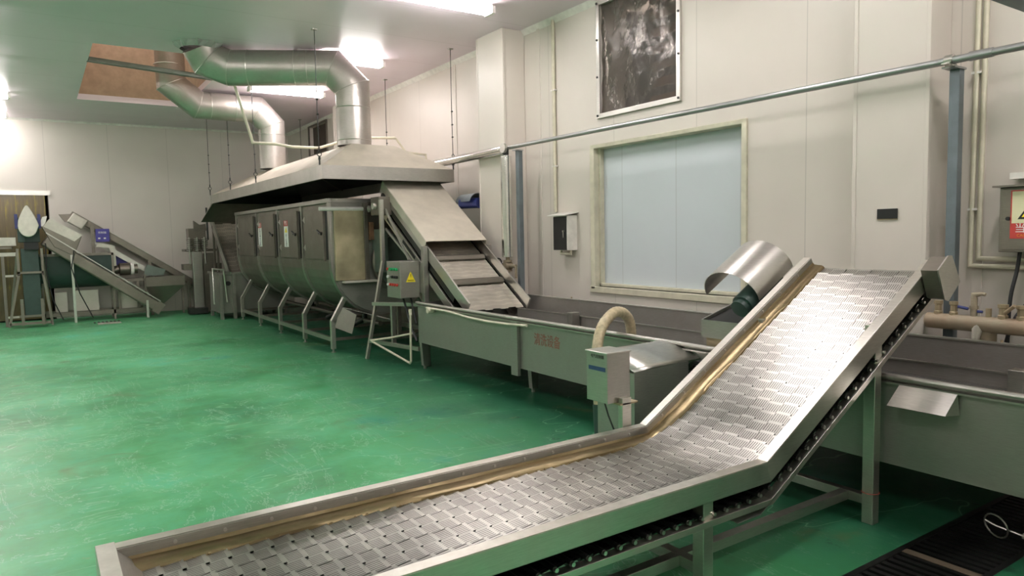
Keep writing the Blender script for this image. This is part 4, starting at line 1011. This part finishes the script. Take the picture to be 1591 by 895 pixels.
for sx in (-1, 1):
    xt, xb = -.12+sx*.19, -.17+sx*.34
    MB().beam((xt, EY-.15, 1.5), (xt, EY-.15, 1.0), .04, .04).beam((xt, EY-.15, 1.02), (xb, EY-.15, .03), .04, .04).build('leg', 'steel_dull', ev)
    MB().beam((xt, EY+.12, 1.5), (xb, EY+.3, .03), .04, .04).build('leg', 'steel_dull', ev)
MB().box(-.5, .16, EY-.17, EY-.13, .06, .11).box(-.33, .08, EY-.17, EY-.13, 1.03, 1.07).box(-.35, .02, EY-.14, EY-.1, .2, .24).build('cross_bar', 'steel_dull', ev)
for q in (-.32, 0): MB().box(q, q+.05, EY-.2, EY-.15, .05, .55).build('lower_strut', 'steel_dull', ev)
# screw auger trough
au = thing('screw_conveyor', 'long slanting steel screw conveyor tube crossing in front of the U-shaped mixing tank', 'conveyor', (1.1, 16.5, 0))
a0, a1 = (0.12, 16.45, 1.66), (2.02, 16.45, .22)
MB().beam(a0, a1, .22, .2, (0, 1, 0)).build('trough', 'steel_dull', au, bevel=.03)
MB().beam((0.16, 16.33, 1.80), (2.08, 16.33, .34), .02, .03, (0, 1, 0)).build('trough_lid_edge', 'steel_clean', au)
MB().beam((1.98, 16.45, .25), (2.1, 16.45, .16), .24, .24, (0, 1, 0)).build('end_cap', 'steel_dull', au)
MB().prism([(.10, 1.90), (.22, 2.06), (.75, 1.72), (.60, 1.33), (.28, 1.52)], 16.34, 16.62, 'y').build('feed_box', 'steel_dull', au, bevel=.01)
MB().prism([(.12, 1.92), (.24, 2.07), (.76, 1.74), (.62, 1.62)], 16.325, 16.339, 'y').build('bright_panel', 'bright_slat', au)
MB().prism([(.06, 1.95), (.12, 2.1), (.2, 2.12), (.14, 1.9)], 16.36, 16.5, 'y').build('end_flap', 'steel_clean', au)
for x, z in ((.555, 1.36), (1.83, .38)): MB().box(x-.022, x+.022, 16.29, 16.33, .02, z).build('leg', 'steel_clean', au)
MB().tube([(.14, 16.3, 1.6), (.13, 16.28, 1.0), (.2, 16.28, .5), (.35, 16.28, .1)], .01, 6).tube([(.6, 16.28, 1.45), (.54, 16.28, 1.1), (.65, 16.28, .6), (.85, 16.28, .1)], .01, 6).build('cable', 'black', au)
# mixing tank
mt = thing('mixing_tank', 'dark green grey U-shaped mixing tank on a steel stand behind the screw conveyor', 'tank', (.65, 17.0, 0))
Um = [(0.0, 1.36)]+[]
mz = [(.02+.0*i, 0) for i in range(1)]
prf = [(16.72, 1.36)]+[(17.02-.3*math.cos(a), .98-.3*math.sin(a)) for a in [math.pi*i/14 for i in range(15)]]+[(17.32, 1.36)]
MB().prism(prf, .0, 1.28, 'x').build('tank_body', 'motor', mt, smooth=True)
MB().box(-.02, 1.30, 16.69, 16.73, 1.33, 1.38).box(1.26, 1.30, 16.69, 17.35, .62, 1.38).build('rim', 'steel_dull', mt)
for x in (.05, 1.27): 
    for y in (16.76, 17.28): MB().box(x-.02, x+.02, y-.02, y+.02, .0, .8).build('leg', 'steel_dull', mt)
MB().box(.0, 1.85, 16.74, 16.79, .12, .2).box(0, 1.85, 17.26, 17.31, .12, .2).build('base_beam', 'steel_dull', mt)
MB().box(.25, .45, 16.9, 17.3, .2, .6).box(.6, 1.0, 16.9, 17.3, .2, .62).build('stand_box', 'steel_dusty', mt)
gm = MB().tube([(1.31, 16.95, 1.0), (1.40, 16.95, 1.02), (1.42, 16.95, 1.02), (1.6, 16.95, 1.02), (1.62, 16.95, 1.02), (1.75, 16.95, 1.02)], [.09, .09, .13, .13, .1, .1], 16).build('gear_motor', 'steel_dull', mt, smooth=True)
MB().tube([(1.62, 16.95, 1.02), (1.68, 16.95, 1.02)], .135, 16).build('motor_flange', 'white_paint', mt, smooth=True)
MB().box(1.3, 1.9, 16.8, 17.15, .76, .82).box(1.7, 1.75, 16.8, 16.85, .2, .76).box(1.35, 1.4, 16.8, 16.85, .2, .76).build('motor_stand', 'steel_dull', mt)
MB().box(1.4, 1.72, 16.86, 17.2, .2, .62).build('motor_cabinet', 'steel_dusty', mt)
MB().prism([(1.0, 1.5), (1.24, 1.48), (1.3, 1.1), (1.35, 1.1), (1.34, 1.52), (1.05, 1.58)], 16.76, 16.8, 'y').build('yoke', 'bright_slat', mt)
# funnel hopper
fh = thing('funnel_hopper', 'grey steel funnel hopper at the foot of the screw conveyor', 'hopper', (2.2, 16.85, 0))
m = MB(); z1, z0 = .84, .64
m.add([(1.86, 16.65, z1), (2.62, 16.65, z1), (2.62, 17.05, z1), (1.86, 17.05, z1), (1.86, 16.65, z0), (2.62, 16.65, z0), (2.62, 17.05, z0), (1.86, 17.05, z0), (2.08, 16.78, .25), (2.2, 16.78, .25), (2.2, 16.9, .25), (2.08, 16.9, .25)],
      [(0,4,5,1),(1,5,6,2),(2,6,7,3),(3,7,4,0),(4,8,9,5),(5,9,10,6),(6,10,11,7),(7,11,8,4)])
so = m.build('funnel', 'steel_dull', fh); q = so.modifiers.new('thickness', 'SOLIDIFY'); q.thickness = .01
MB().prism([(1.85, .86), (1.93, 1.10), (2.28, .98), (2.24, .86)], 16.85, 16.9, 'y').build('splash_plate', 'greengrey', fh)
MB().box(1.84, 1.88, 16.7, 16.74, .0, .9).build('leg', 'steel_dull', fh); MB().box(2.6, 2.64, 17.0, 17.04, 0, .84).build('leg', 'steel_dull', fh)
# second lifting conveyor with purple control box
lc = thing('inclined_conveyor', 'long narrow conveyor sloping down to the right before the back wall', 'conveyor', (1.7, 17.3, 0))
b0, b1 = (.62, 17.35, 2.17), (3.0, 17.35, .55)
MB().beam(b0, b1, .10, .05, (0, 0, 1)).build('belt_bed', 'dark', lc)
for y in (17.1, 17.6): MB().beam((b0[0], y, b0[2]+.02), (b1[0], y, b1[2]+.02), .03, .14, (0, 0, 1)).build('side_rail', 'steel_dull', lc, bevel=.004)
MB().beam((.95, 17.05, 1.66), (2.1, 17.05, .86), .04, .1, (0, 0, 1)).build('lower_rail', 'steel_clean', lc)
MB().beam((b0[0], 17.07, b0[2]+.095), (b1[0], 17.07, b1[2]+.095), .05, .015, (0, 0, 1)).build('rail_cap', 'bright_slat', lc)
MB().prism([(.40, 2.17), (.5, 2.02), (.72, 1.98), (.62, 2.18)], 17.0, 17.08, 'y').build('discharge_lip', 'steel_dull', lc)
MB().obox((.72, 17.02, 2.03), .3, .2, .22, V((.82, 0, -.56)), (0, 1, 0), V((.56, 0, .82))).build('motor_cover', 'bright_slat', lc, bevel=.02)
for x, z, zb in ((.97, 1.93, 1.365), (2.0, 1.2, 0), (2.75, .7, 0)): MB().box(x-.03, x+.03, 17.0, 17.05, zb, z).build('leg', 'steel_dull', lc)
MB().prism([(1.32, 1.38), (1.6, 1.15), (1.7, 1.05), (1.7, .9), (1.35, 1.1)], 17.12, 17.2, 'y').build('purple_guard', 'purple', lc)
pb = thing('switch_box', 'small purple blue switch box on the sloping conveyor by the back wall', 'switch box', (1.14, 16.95, 1.6))
MB().box(1.02, 1.27, 16.9, 16.999, 1.6, 1.87).build('box_body', 'purple', pb, bevel=.008)
MB().box(1.06, 1.1, 16.89, 16.899, 1.66, 1.69).box(1.16, 1.2, 16.89, 16.899, 1.66, 1.69).build('switch', 'white', pb)
text('控制箱', 'lettering', 'white', pb, .05, (1.14, 16.897, 1.79), (1, 0, 0), (0, 0, 1), .0005)
# roller table frame at the far left edge
rf = thing('roller_table', 'pale steel table frame cut off by the left edge before the strip curtain', 'table frame', (-.9, 16.7, 0))
MB().box(-1.7, -.33, 16.65, 16.7, 1.56, 1.72).box(-1.7, -.33, 16.65, 16.7, 1.36, 1.43).build('rail', 'bright_slat', rf)
for x in (-.56, -1.5): MB().box(x-.025, x+.025, 16.66, 16.7, 0, 1.4).build('leg', 'steel_dull', rf)
MB().box(-.54, -.33, 16.66, 16.7, .96, 1.0).box(-.54, -.33, 16.66, 16.7, .16, .2).build('cross_bar', 'bright_slat', rf)
MB().box(-1.7, -.4, 16.7, 17.3, 1.5, 1.54).build('table_top', 'steel_dull', rf)
# small sump cover on the floor
sc_ = thing('floor_sump_cover', 'small square rusty sump cover in the green floor before the mixing tank', 'floor cover', (1.1, 16.0, 0))
MB().box(.9, 1.3, 15.8, 16.1, .0005, .006).build('plate', 'steel_dusty', sc_)
m = MB()
for k in range(7): m.box(.85+k*.07, .88+k*.07, 16.12, 16.3, .0005, .012)
m.build('grid', 'dark', sc_)
